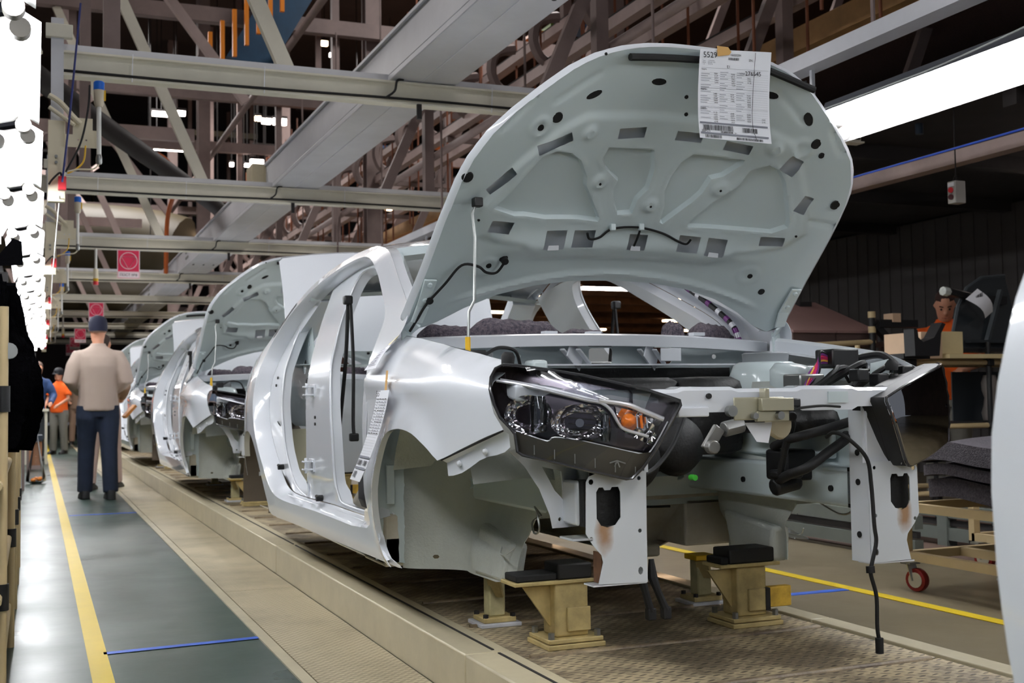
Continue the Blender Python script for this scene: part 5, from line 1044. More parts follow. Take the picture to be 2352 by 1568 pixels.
MB().panel(to, [], lambda x, z: V((x, 5.3 + (z - 1.16) * .25, z)), .02, .06, flip=True).build('panel', GREY, dt, 40)
q = [V((x, 5.285 + (z - 1.16) * .25, z)) for x, z in to]
MB().tube(q[:6], .014, 6).build('edge_trim', mat('charcoal edge', (60, 66, 70), .6), dt)
MB().box(4.9, 5.5, 5.24, 5.30, 1.175, 1.20).build('lower_ledge', BLACK, dt, 0); MB().box(4.98, 5.5, 5.24, 5.29, 1.24, 1.26).build('armrest', GREY, dt, 0); MB().bar((5.15, 5.27, 1.22), (5.36, 5.33, 1.62), .03, .03).build('map_pocket_edge', mat('charcoal edge', (60, 66, 70), .6), dt, 0)
MB().box(5.22, 5.42, 5.33, 5.36, 1.52, 1.58).build('handle_recess', BLACK, dt, 0)
pp = MB(); L = []
for k in range(7):
    t = k / 6; x = 5.0 + .02 * k; L.append([V((4.93 + .17 * t, 5.22 - .05 * math.sin(t * 3.1), 1.54 - .13 * t)), V((5.07 + .13 * t, 5.25 - .05 * math.sin(t * 3.1), 1.62 - .16 * t))])
pp.loft(L, closed=False); pt = pp.build('curled_paper', PAPER, None, 60); tag(pt, 'white curled sheet with barcode tucked into the dark door trim', 'paper')
for k in range(8): MB().box(5.015 + k * .008, 5.018 + k * .008 + (k % 3) * .0015, 5.208, 5.209, 1.53 + k * .004, 1.565 + k * .004).build('barcode_bar', INK, pt, 0)
tag(MB().bar((4.85, 5.3, 1.60), (5.1, 5.35, 1.57), .06, .05).build('black_bundle', BLACK, None, 30, .01), 'black taped cable bundle sticking out beside the door trim', 'cable bundle')
tag(MB().lathe([(.01, 0), (.032, .006), (.034, .05), (.02, .08)], (4.79, 5.29, 1.602), (1, .1, -.1), 8).build('plastic_wrap', mat('wrinkled clear wrap', (190, 196, 192), .2, bump=.6, bscale=40), None, 40), 'crumpled clear wrap on the end of the black bundle', 'wrap')
for i, (x, z0, z1, ln) in enumerate(((5.22, .73, 1.05, 0), (5.42, .80, 1.06, .09))):
    b = MB(); q = [(x + ln * (k / 6) * .8, 5.32, z0 + (z1 - z0) * k / 6) for k in range(7)]
    b.tube(q, [.05 + .012 * math.sin(k * 1.7 + i) for k in range(7)], 10); tag(b.build('plastic_bag', BAG, None, 60), ['cloudy plastic bag of parts hanging upright in the pipe rack', 'cloudy plastic bag slumping diagonally in the pipe rack'][i], 'plastic bag', 'bags in the pipe rack')
tag(MB().tube(cr([(5.2, 5.18, .74), (5.22, 5.14, .66), (5.20, 5.14, .60), (5.26, 5.14, .59), (5.32, 5.15, .64), (5.30, 5.15, .70), (5.36, 5.15, .73), (5.38, 5.14, .62), (5.42, 5.14, .66), (5.44, 5.15, .73), (5.46, 5.14, .66), (5.52, 5.15, .72)]), .006, 6).build('looped_cord', mat('grey cord', (140, 128, 112), .8)), 'grey cord looped over the lower pipe of the rack', 'cord')
for o in set(COL.objects) - RACK0:
    if o.parent is None and o.name.split('.')[0] not in ('parts_bin', 'bin_bench', 'parts_rack'): o.location = o.location + V((1.07, 1.1, 0 if o.name.startswith('pipe_rack') or 'bag' in o.name or 'cord' in o.name else (.072 if o.name.startswith('black_bracket') else .036)))
# low roller conveyor and fence rails
lc = thing('low_conveyor', 'low grey-green steel chain conveyor running behind the far front bracket', 'conveyor', (4.8, 8, 0))
for x in (4.55, 5.15):
    for z in (.04, .175): MB().box(x - .03, x + .03, 5.2, 18, z, z + .075).build('side_rail', GRNS, lc, 0)
    MB().box(x - .012, x + .012, 5.2, 18, .125, .16).build('chain', DARK, lc, 0)
    for i in range(9): MB().box(x - .04, x + .04, 5.6 + i * 1.5, 5.68 + i * 1.5, 0, .24).build('leg', GRNS, lc, 0)
struct('trim_7', MB().box(4.62, 6.3, 3, 22, .001, .006), mat('rusty red floor plate', (92, 72, 62), .6, var=.2))
# pendant control box
pd = thing('pendant_control', 'pale grey pendant switch box with red and black buttons hanging on the right', 'switch box', (6.12, 6.5, 2.3))
MB().box(6.075, 6.17, 6.46, 6.54, 2.28, 2.44).build('case', mat('pale grey case', (170, 168, 164), .5), pd, 30, .006)
MB().cyl((6.073, 6.5, 2.375), (-1, -.4, 0), .02, .02, 12).build('red_button', mat('red button', (200, 30, 40), .4), pd); MB().cyl((6.073, 6.5, 2.325), (-1, -.4, 0), .02, .02, 12).build('black_button', mat('dark red button', (70, 20, 24), .4), pd)
MB().box(6.07, 6.074, 6.47, 6.53, 2.40, 2.43).build('label_plate', PAPER, pd, 0)
MB().tube(cr([(6.12, 6.5, 2.44), (6.12, 6.5, 2.52), (6.12, 6.5, 3.0)]), .005, 5).build('cord', DARK, pd); MB().tube([(6.09, 6.5, 2.44), (6.12, 6.5, 2.5), (6.15, 6.5, 2.44)], .003, 5).build('sling', DARK, pd)
bp_ = tag(MB().tube(cr([(6.25, 7.0, 2.9), (6.25, 7.0, 3.15), (6.27, 7.0, 3.2), (6.45, 7.0, 3.23), (6.6, 7.0, 3.2)], n=5), .03, 10).build('air_pipe', mat('dark blue pipe', (30, 44, 60), .5)), 'dark blue bent air pipe with valve above the right lamp', 'pipe')
MB().cyl((6.62, 7.0, 3.2), (1, 0, -.1), .045, .12, 10).build('valve', BLACK, bp_); MB().bar((6.46, 7, 3.25), (6.56, 7, 3.31), .03, .01).build('valve_lever', YELLOWC, bp_, 0)
# ------------------------------------------------------------------ walkway side
REDS = mat('red sign', (214, 44, 84), .45); WHITES = mat('white sign print', (236, 222, 226), .5)
BLUEC = mat('blue lamp cap', (30, 96, 190), .35); BEIGE = mat('beige plastic', (190, 180, 160), .5)
POSTM = mat('cream lamp post', (214, 206, 182), .5)
def text(name, body, loc, size, rot, m_, parent=None, ext=0., align='LEFT', sp=1.0):
    c = bpy.data.curves.new(name, 'FONT'); c.body = body; c.size = size; c.extrude = ext; c.align_x = align; c.space_line = sp; c.resolution_u = 2
    c.materials.append(m_); tmp = bpy.data.objects.new(name, c); me = bpy.data.meshes.new_from_object(tmp); bpy.data.objects.remove(tmp); o = bpy.data.objects.new(name, me); COL.objects.link(o); o.rotation_euler = rot
    if parent is not None: o.parent = parent; o.location = V(loc) - ORGS.get(parent.name, V((0, 0, 0)))
    else: o.location = loc
    return o
FRONT = (R(90), 0, 0)
# lamp posts with blue-capped beacons, one under each cross beam
def post(lab, y):
    o = thing('lamp_post', lab, 'post', (.12, y, 2.12), 0, 'hanging posts along the walkway'); k = dict(world=False)
    z0 = -2.12; L = lambda x, yy, z: (x - .12, yy, z - 2.12)
    b = MB().box(-.045, .05, -.03, .03, 0, .48); b.build('lower_plate', POSTM, o, 0, .004, **k); MB().box(-.03, .04, .0, .05, .40, 1.1).build('channel', GALV, o, 0, **k)
    MB().box(-.06, .09, -.02, .03, .98, 1.06).build('clamp', BEAMW, o, 0, .004, **k)
    b = MB(); b.panel([(.05, .325), (.23, .325), (.23, .35), (.24, .36), (.24, .43), (.2, .43), (.2, .50), (.09, .50), (.09, .40), (.05, .40)], [circ(.12, .37, .006, n=6), circ(.165, .37, .006, n=6)], lambda x, z: V((x, -.04, z)), .004, .1, False, flip=True); b.build('bracket_plate', POSTM, o, 0, **k)
    for z in (.23, .265): MB().cyl((0, -.035, z), (0, 1, 0), .009, .02, 8).build('bolt', STEEL, o, **k)
    MB().tube(cr([(-.04, -.05, .62), (.02, -.06, .58), (.09, -.07, .5), (.13, -.07, .46)]), .016, 8).build('conduit', POSTM, o, **k); MB().tube(cr([(-.04, -.05, .55), (.03, -.06, .50), (.10, -.07, .45)]), .012, 8).build('conduit', POSTM, o, **k)
    MB().tube([(.233, -.1, .27), (.232, -.1, .57)], .013, 10).build('beacon_pole', mat('white tube', (222, 222, 218), .4), o, **k)
    MB().lathe([(.02, 0), (.028, .02), (.03, .09), (.03, .1)], (.232, -.1, .56), (0, 0, 1), 16).build('beacon_body', BEIGE, o, **k)
    MB().lathe([(.031, 0), (.031, .045), (.024, .052)], (.232, -.1, .66), (0, 0, 1), 16).build('beacon_cap', BLUEC, o, **k)
    MB().box(.255, .27, -.11, -.09, .6, .66).build('yellow_tab', YELLOW, o, 0, **k); MB().lathe([(.012, 0), (.018, .01), (.018, .04), (.012, .06)], (.233, -.1, .22), (0, 0, 1), 12).build('gland', STEEL, o, **k)
    MB().tube(cr([(.233, -.1, .22), (.2, -.1, .19), (.12, -.09, .185), (.06, -.08, .17)]), .005, 6).build('lead', POSTM, o, **k); MB().tube(cr([(.16, -.08, .33), (.15, -.08, .24), (.11, -.08, .19), (.06, -.08, .16)]), .005, 6).build('yellow_lead', YELLOW, o, **k)
    MB().box(.01, .055, -.10, -.05, .06, .14).build('red_switch', mat('red switch', (190, 40, 50), .4), o, 0, .004, **k)
    MB().tube(cr([(.03, -.08, .13), (.02, -.09, .16), (-.02, -.09, .12), (-.04, -.08, .09)]), .006, 6).build('cord_knot', HARN, o, **k)
    return o
names = ['nearest lamp post with blue-capped beacon and dangling leads', 'second hanging lamp post with blue-capped beacon', 'third hanging lamp post with blue-capped beacon', 'fourth hanging lamp post with blue-capped beacon', 'fifth hanging lamp post, small in the distance', 'sixth hanging lamp post, tiny in the distance']
p0 = post(names[0], BY[0] - .12)
for k in range(1, 6): c = copy_tree(p0); c.location = (.12 + .02 * k, BY[k] - .12, 2.12); c['label'] = names[k]
pc = thing('pull_cord', 'blue stop pull cord running down past the nearest lamp post', 'cord', (.2, 6.9, 2.3))
MB().tube([(.152, 7.2, 2.22), (.19, 7.15, 2.6), (.245, 7.1, 3.25)], .006, 6).build('cord', mat('navy cord', (44, 52, 110), .5), pc)
MB().tube(cr([(.30, 7.2, 2.8), (.29, 7.18, 2.65), (.25, 7.18, 2.45), (.17, 7.2, 2.28)]), .006, 6).build('cable', HARN, pc)
tag(MB().tube([(.14, 7.2, 2.14), (.16, 11.2, 2.10), (.2, 15.3, 2.10), (.3, 23, 2.1)], .004, 5).build('guide_wire', STEEL), 'thin steel wire strung between the hanging lamp posts', 'wire')
# red signs
def sign(y, lab, num):
    o = thing('hanging_sign', lab, 'sign', (1.12, y, 2.53), 0, 'red hanging post signs'); k = dict(world=False)
    MB().box(-.137, .137, -.004, .004, 0, .365).build('board', WHITES, o, 0, **k); MB().box(-.128, .128, -.006, -.004, .092, .357).build('red_field', REDS, o, 0, **k); MB().box(-.128, .128, -.006, -.004, .008, .084).build('name_strip', WHITES, o, 0, **k); MB().box(-.131, .131, -.0055, -.0045, .004, .088).build('strip_frame', REDS, o, 0, **k)
    MB().tube([(.105 * math.cos(t), -.008, .225 + .105 * math.sin(t)) for t in (2 * math.pi * i / 32 for i in range(32))], .004, 6, True).build('ring', WHITES, o, **k)
    tri = [(.105 * math.cos(R(a)), -.008, .225 + .105 * math.sin(R(a))) for a in (150, 30, 270)]; MB().tube(tri, .004, 6, True).build('triangle', WHITES, o, **k)
    t = text('lettering', 'ПОСТ №' + num, (0, 0, 0), .045, FRONT, INK, o, 0, 'CENTER'); t.location = (0, -.008, .030)
    for x in (-.1, .1): MB().cyl((x, 0, .38), (0, 0, 1), .003, .05, 5).build('hook', STEEL, o, **k)
for i, (y, n, l) in enumerate(((BY[2] - .07, '8', 'red sign with white circle and triangle, largest and nearest'), (BY[4] - .07, '7', 'second red sign with circle and triangle, above the man in the cap'), (BY[6] - .07, '6', 'third red sign with circle and triangle, smaller'), (BY[7] - .07, '5', 'fourth red sign, small beside the cap'), (BY[8] - .07, '4', 'fifth red sign, farthest and smallest'))): sign(y, l, n)
# stack lights
def stack(x, y, z, lab, s=1.):
    o = thing('stack_light', lab, 'signal lamp', (x, y, z)); 
    for nm, z0, z1, r, m_ in (('tube', .16, .47, .016, MATS['white tube']), ('body', .10, .20, .03, POSTM), ('white_ring', .08, .10, .032, POSTM), ('yellow_ring', .045, .08, .032, YELLOW), ('red_ring', .0, .045, .032, MATS['red switch'])): MB().lathe([(r, z0 * s), (r, z1 * s)], (0, 0, 0), (0, 0, 1), 14).build(nm, m_, o, 30, world=False)
stack(.73, 15.62, 2.445, 'hanging white signal lamp with yellow and red rings beside the nearest red sign')
stack(.62, BY[5], 2.445, 'small hanging signal lamp with red tip far down the walkway')
# ------------------------------------------------------------------ racks on the left edge
rk = thing('flow_rack', 'cream pipe flow rack with black joints along the left edge', 'rack', (-.3, 4.2, 0))
for y in (3.45, 4.98, 5.9, 6.7, 7.4):
    x = -.075
    MB().cyl((x, y, .6), (0, 0, 1), .014, 1.2, 10).build('upright', CARTP, rk)
    for z in (.42, .95): MB().cyl((x, y, z), (0, 0, 1), .019, .07, 10).build('joint', BLACK, rk)
for z in (.42, .16, .72): MB().cyl((-.085, 5.4, z), (0, 1, 0), .013, 4.1, 10).build('rail', CARTP, rk); MB().cyl((-.5, 5.4, z), (0, 1, 0), .013, 4.1, 10).build('rail', CARTP, rk)
for y in (3.6, 4.6, 5.6, 6.9): MB().cyl((-.3, y, .42), (1, 0, 0), .012, .42, 8).build('cross_rail', CARTP, rk)
MB().box(-.5, -.1, 3.45, 7.4, .435, .445).build('shelf', mat('roller shelf', (120, 112, 100), .5), rk, 0)
MB().cyl((-.06, 3.46, 1.08), (0, 1, 0), .022, .03, 14).build('cap_nut', STEEL, rk)
# black shaggy carpet pieces hung in a stack
random.seed(11)
for i in range(14):
    y0 = 3.75 + i * .075; b = MB(); n = 26; L = []
    x_e = -.045 + .045 * sstep(i, 0, 8); zb = .80 + .02 * math.sin(i * 2); ztop = 1.34 + .015 * math.sin(i)
    o_ = []
    for k in range(n):
        t = k / (n - 1); z = zb + (ztop - zb) * t; bulge = .05 * math.sin(min(1, t * 1.3) * 3.0) * (1 - .7 * t)
        o_.append((x_e + bulge - .06 * t * t + random.uniform(-.007, .007), z + random.uniform(-.006, .006)))
    o_ += [(-.42, ztop), (-.42, zb + .02)]
    b.panel(o_, [], lambda x, z, y0=y0: V((x, y0 + .01 * math.sin(z * 30), z)), .05, .05, False, flip=True)
    tag(b.build('carpet_piece', CLOTHBLK, None, 40), 'black ragged-edged carpet piece hanging in the row on the left rack', 'carpet piece', 'black carpet pieces on the left rack')
tag(MB().add([(-.10, 3.9, 1.36), (-.03, 3.95, 1.37), (-.035, 4.0, 1.45), (-.06, 4.0, 1.46), (-.10, 3.95, 1.40)], [(0, 1, 2, 3, 4)]).build('loose_flap', CLOTHBLK), 'black flap standing up from the carpet stack', 'flap')
cr_ = MB().cyl((-.25, 4.2, 1.37), (0, 1, 0), .014, 1.3, 10).build('hanging_rail', CARTP, rk)
for y in (3.62, 4.82): MB().cyl((-.25, y, .69), (0, 0, 1), .013, 1.37, 8).build('upright', CARTP, cr_)
# dark clutter panel wall behind lamps
for i, (y, x, z0, z1, m_) in enumerate(((7.6, -.30, 1.5, 2.0, GREY), (8.0, -.28, 1.95, 2.22, WHITES), (9.2, -.26, 1.5, 1.9, DARK), (10.4, -.24, 1.62, 1.86, POSTM), (12.0, -.20, 1.3, 1.8, GREY), (14.0, -.16, 1.3, 1.75, BROWN), (16.5, -.12, 1.2, 1.7, GREY), (19.5, -.05, 1.2, 1.75, DARK), (23, 0, 1.1, 1.7, BROWN), (27, .05, 1.1, 1.7, DARK))):
    o = thing('notice_board', ['dark notice board at the left edge above the carpet pieces', 'white numbered placard at the left edge', 'dark board behind the white placard', 'cream control box hanging left of the lamp row', 'grey board beyond the cream control box', 'brown board along the left racks', 'grey board further along the left racks', 'dark board far along the left racks', 'distant brown board on the left', 'farthest dark board on the left'][i], 'board', (x - .2, y, z0))
    MB().box(x - .5, x + .09, y, y + .02, z0, z1).build('panel', m_, o, 0); MB().box(x - .45, x - .42, y + .02, y + .05, 0, z1).build('stanchion', BROWN, o, 0); MB().box(x + .05, x + .08, y + .02, y + .05, 0, z1).build('stanchion', BROWN, o, 0)
    if i == 1: text('lettering', 'R\nII', (x - .03, y - .003, z1 - .12), .10, FRONT, INK, o)
for i in range(7):
    y = 8.2 + i * 2.2; lr = thing('storage_rack', '%s dark storage rack from the camera along the left of the walkway' % ['first', 'second', 'third', 'fourth', 'fifth', 'sixth', 'seventh'][i], 'rack', (-1.5, y + 1, 0), 0, 'storage racks on the left')
    for z in (.3, .75, 1.2, 1.7): MB().box(-2.0, -.95, y, y + 2.1, z, z + .03).build('shelf', BROWN, lr, 0)
    for x in (-2.0, -.98):
        for yy in (y, y + 2.07): MB().box(x, x + .03, yy, yy + .03, 0, 2.0).build('upright', BROWN, lr, 0)
    MB().box(-2.02, -2.0, y, y + 2.1, 0, 2.0).build('back_sheet', DARK, lr, 0)
    for z in (.33, .78, 1.23): tag(MB().box(-1.9, -1.0, y + .3, y + 1.6, z, z + .28).build('tote', random.choice([GREY, BROWN, DARK, mat('dusty blue tote', (60, 76, 96), .6)]), None, 0, .01), 'dark tote standing on one of the storage racks along the left', 'tote', 'totes on the storage racks')
tag(MB().box(-.06, .13, 18.6, 19.0, 0.06, .40).build('cardboard_box', mat('cardboard', (168, 116, 84), .8), None, 0, .004), 'brown cardboard box on the floor beside the left racks', 'box')
tag(MB().box(-.1, .14, 18.55, 19.05, .41, .50).build('dark_tote', mat('navy tote', (26, 36, 48), .5), None, 30, .01), 'dark blue tote sitting on the cardboard box', 'tote')
tag(MB().box(-.08, .12, 18.6, 19.0, 0.0, .06).build('pallet_block', BROWN2), 'small pallet under the cardboard box', 'pallet')
bg = thing('waste_bag', 'clear plastic bag with orange and white scraps hanging from the rack', 'bag', (.04, 15.2, 0))
MB().lathe([(.01, .62), (.03, .5), (.07, .27), (.11, .08), (.115, .03), (.06, 0), (.01, 0)], (.04, 15.2, .003), (0, 0, 1), 16).build('film', FILM, bg, 60)
for i in range(9): MB().lathe([(.005, 0), (.03, .01), (.032, .03), (.01, .045)], (.04 + .07 * math.cos(i * 2.4) * (i / 9), 15.2 + .07 * math.sin(i * 2.4) * (i / 9), 0.015 + .012 * (i % 3)), (random.random() - .5, random.random() - .5, 1), 8).build('scrap', ORANGE if i % 3 else PAPER, bg)
wt = thing('work_trolley', 'white-framed work trolley in front of the worker in the blue jacket', 'trolley', (.05, 20.5, 0))
for x in (-.1, .2):
    for y in (20.2, 20.8): MB().box(x - .02, x + .02, y - .02, y + .02, 0, .84).build('leg', BEAMW, wt, 0)
MB().box(-.14, .24, 20.15, 20.85, .84, .88).build('top', BEAMW, wt, 0); MB().box(-.12, .22, 20.2, 20.8, .4, .44).build('shelf', GREY, wt, 0); MB().box(-.1, .2, 20.25, 20.75, .44, .7).build('drawer_unit', GREY, wt, 0)
tag(MB().box(-.02, .10, 20.3, 20.45, .88, .94).build('yellow_tool', YELLOW, None, 30, .01), 'yellow tool lying on the white-framed trolley', 'tool')
# ------------------------------------------------------------------ build sheets taped to the large body
def bars(parent, x, z, w, h, y, seed, mk):
    random.seed(seed); q = 0.; i = 0; b = MB()
    while q < w:
        t = random.choice([.0009, .0014, .0022]); 
        mk(b, x + q, x + q + t, z, z + h); q += t + random.choice([.0009, .0013, .002])
    return b.build('barcode', INK, parent, 0, world=True)
hs_ = thing('build_sheet', 'white printed build sheet with number 5529 taped to the raised hood edge', 'paper', (2.09, 3.16, 1.74))
PY = 3.165
def sh(x, z):   # sheet surface, slight curl at the foot
    k = (2.035 - z) / .295; return V((1.950 + x - .016 * k + .006 * k, PY - .012 + .012 * math.sin(k * 3) - .02 * max(0, k - .8), z + (x - .13) * .055 - .008 * k * (x - .13) / .13))
MB().panel([(0, 1.742), (.268, 1.742), (.268, 2.035), (0, 2.035)], [], sh, .0006, .02).build('sheet', PAPER, hs_, 60)
tl_ = R(3.1)
def st(s, x, z, size, m_=INK, al='LEFT'):
    p = sh(x, z); o = text('print', s, (p.x, p.y - .0025, p.z), size, (R(90), -tl_, 0), m_, hs_, 0, al); return o
def sline(x0, x1, z, t=.0006, m_=INKG):
    MB().add([sh(x0, z) + V((0, -.002, 0)), sh(x1, z) + V((0, -.002, 0)), sh(x1, z + t) + V((0, -.002, 0)), sh(x0, z + t) + V((0, -.002, 0))], [(0, 1, 2, 3)]).build('rule', m_, hs_, 0)
st('5529', .012, 2.008, .026); st('15020284', .112, 2.016, .010); st('ZN', .182, 2.002, .010); st('E1', .102, 1.977, .013); st('VIN:', .150, 1.958, .011, INKG); st('276545', .172, 1.957, .0205)
for z, n in ((1.967, 'TRIM1'), (1.903, 'TRIM2'), (1.840, 'TRIM3')): st(n, .008, z, .0075); sline(.008, .26, z + .008)
st('Type      CITROEN\nBody     SEDAN  MT\n1.6        WHITE', .010, 1.996, .0055, INKG)
cols = [('7081\n2139\n2474\n3464\n5592', .055, 1.955), ('7508\n6415\n7065\n3829\n6855\n7299', .118, 1.955), ('7952\n7300\n9118', .180, 1.945), ('2480\n1587\n0968\n9969\n1940', .055, 1.890), ('7654\n7514\n1962\n1496', .118, 1.890), ('7107\n7108\n1912\n9395\n6866\n3962', .180, 1.890), ('7113\n1860\n6409\n7939\n4398', .055, 1.828), ('6068\n6089\n7974\n7978\n1904', .118, 1.828), ('9008\n9060\n7553\n7554', .180, 1.828), ('7599\n2142', .236, 1.815)]
for s, x, z in cols: st(s, x, z, .0072)
for r in range(22):
    z = 1.963 - r * .0072
    for x0, x1 in ((.008, .045), (.078, .108), (.140, .172)): 
        if (r * 7 + int(x0 * 100)) % 5: sline(x0, x1 - .006 * (r % 3), z, .0012, INKG)
    sline(.008, .26, z - .003, .0003, INKG)
for z in (1.792, 1.757): MB().add([sh(.004, z) + V((0, -.002, 0)), sh(.258, z) + V((0, -.002, 0)), sh(.258, z + .006) + V((0, -.002, 0)), sh(.004, z + .006) + V((0, -.002, 0))], [(0, 1, 2, 3)]).build('grey_band', INKG, hs_, 0)
def mk1(b, a, c, z0, z1): b.add([sh(a, z0) + V((0, -.002, 0)), sh(c, z0) + V((0, -.002, 0)), sh(c, z1) + V((0, -.002, 0)), sh(a, z1) + V((0, -.002, 0))], [(0, 1, 2, 3)])
for i, (x, z, w, h) in enumerate(((.015, 1.771, .11, .018), (.160, 1.771, .055, .016), (.020, 1.745, .06, .010), (.078, 1.764, .045, .006), (.105, 2.003, .04, .008), (.135, 1.745, .10, .008))): bars(hs_, x, z, w, h, 0, i, mk1)
st('EBPO5', .008, 1.7625, .011); st('B+', .130, 1.7635, .007)
MB().tube(cr([sh(.205, 2.03) + V((0, -.003, 0)), sh(.203, 1.9) + V((0, -.003, 0)), sh(.200, 1.8) + V((0, -.003, 0)), sh(.212, 1.745) + V((0, -.003, 0))]), .0008, 4).build('pen_line', INK, hs_)
MB().add([sh(.062, 2.012) + V((0, -.006, 0)), sh(.105, 2.018) + V((0, -.006, 0)), sh(.112, 2.028) + V((0, -.006, 0)), sh(.10, 2.043) + V((0, -.004, 0)), sh(.058, 2.046) + V((0, -.004, 0))], [(0, 1, 2, 3, 4)]).build('tape', TAPE, hs_, 0)
# fender tag
ft = thing('build_tag', 'long white printed tag with barcodes taped to the near fender', 'paper', (1.08, 3.9, .65))
def fg(u, z):   # u 0..1 towards the nose, curls out at the foot
    k = (.965 - z) / .315; y = 3.855 - u * .18 + .265 * k * k * .9 + .04 * k; return V((1.088 - .004 - .055 * k * k * .5 - .012 * math.sin(k * 3) - .012 * u, y, z))
MB().panel([(0, .652), (1, .652), (1, .965), (0, .965)], [], lambda u, z: fg(u, z), .0006, .06).build('sheet', PAPER, ft, 60)
def mk2(b, a, c, z0, z1):
    O = V((-.003, 0, 0)); b.add([fg(a, z0) + O, fg(c, z0) + O, fg(c, z1) + O, fg(a, z1) + O], [(0, 1, 2, 3)])
for r in range(20):
    z = .935 - r * .0095
    if r < 13:
        b = MB(); mk2(b, .06, .30 - .05 * (r % 3), z, z + .002); mk2(b, .36, .46, z, z + .003); mk2(b, .52, .78 - .06 * (r % 2), z, z + .002); mk2(b, .82, .92, z, z + .003); b.build('print_row', INK if r % 4 == 0 else INKG, ft, 0)
    b = MB(); mk2(b, .05, .95, z - .0035, z - .003); b.build('rule', INKG, ft, 0)
for z in (.735, .695): b = MB(); mk2(b, .03, .97, z, z + .008); b.build('grey_band', INKG, ft, 0)
for i, (u, z, w, h) in enumerate(((.10, .710, .35, .018), (.60, .710, .28, .018), (.12, .665, .25, .022))):
    random.seed(i + 20); q = u; b = MB()
    while q < u + w: t = random.choice([.014, .022, .03]); mk2(b, q, q + t, z, z + h); q += t + random.choice([.012, .02])
    b.build('barcode', INK, ft, 0)
p_ = fg(.06, .945); text('print', '5529', (p_.x - .004, p_.y, p_.z), .028, (R(90), 0, R(-84)), INK, ft)
b = MB(); b.add([V((1.074, 3.745, .945)), V((1.074, 3.715, .95)), V((1.085, 3.73, 1.03)), V((1.088, 3.765, 1.03))], [(0, 1, 2, 3)]); b.build('tape', TAPE, ft, 0)
# folded tag on the wing shoulder
fp = thing('folded_tag', 'folded white printed slip taped where the fender meets the windscreen pillar', 'paper', (1.12, 3.9, 1.08))
def fq(u, v):
    a, b, c, d = V((1.088, 4.045, 1.038)), V((1.084, 3.88, 1.042)), V((1.148, 3.925, 1.125)), V((1.148, 3.855, 1.135)); q = a.lerp(b, u).lerp(c.lerp(d, u), v); return q + V((-.008 * math.sin(v * 3.1), 0, 0))
MB().panel([(0, 0), (1, 0), (1, 1), (0, 1)], [], fq, .0006, .2).build('sheet', PAPER, fp, 60)
b = MB(); O = V((-.004, -.002, .002))
for r in range(6):
    v = .15 + r * .11; b.add([fq(.12, v) + O, fq(.8, v) + O, fq(.8, v + .03) + O, fq(.12, v + .03) + O], [(0, 1, 2, 3)])
b.build('print_row', INKG, fp, 0)
MB().add([fq(.4, .9) + O, fq(.9, .85) + O, fq(.9, 1.25) + O, fq(.5, 1.25) + O], [(0, 1, 2, 3)]).build('tape', mat('pale yellow tape', (226, 214, 150), .6), fp, 0)
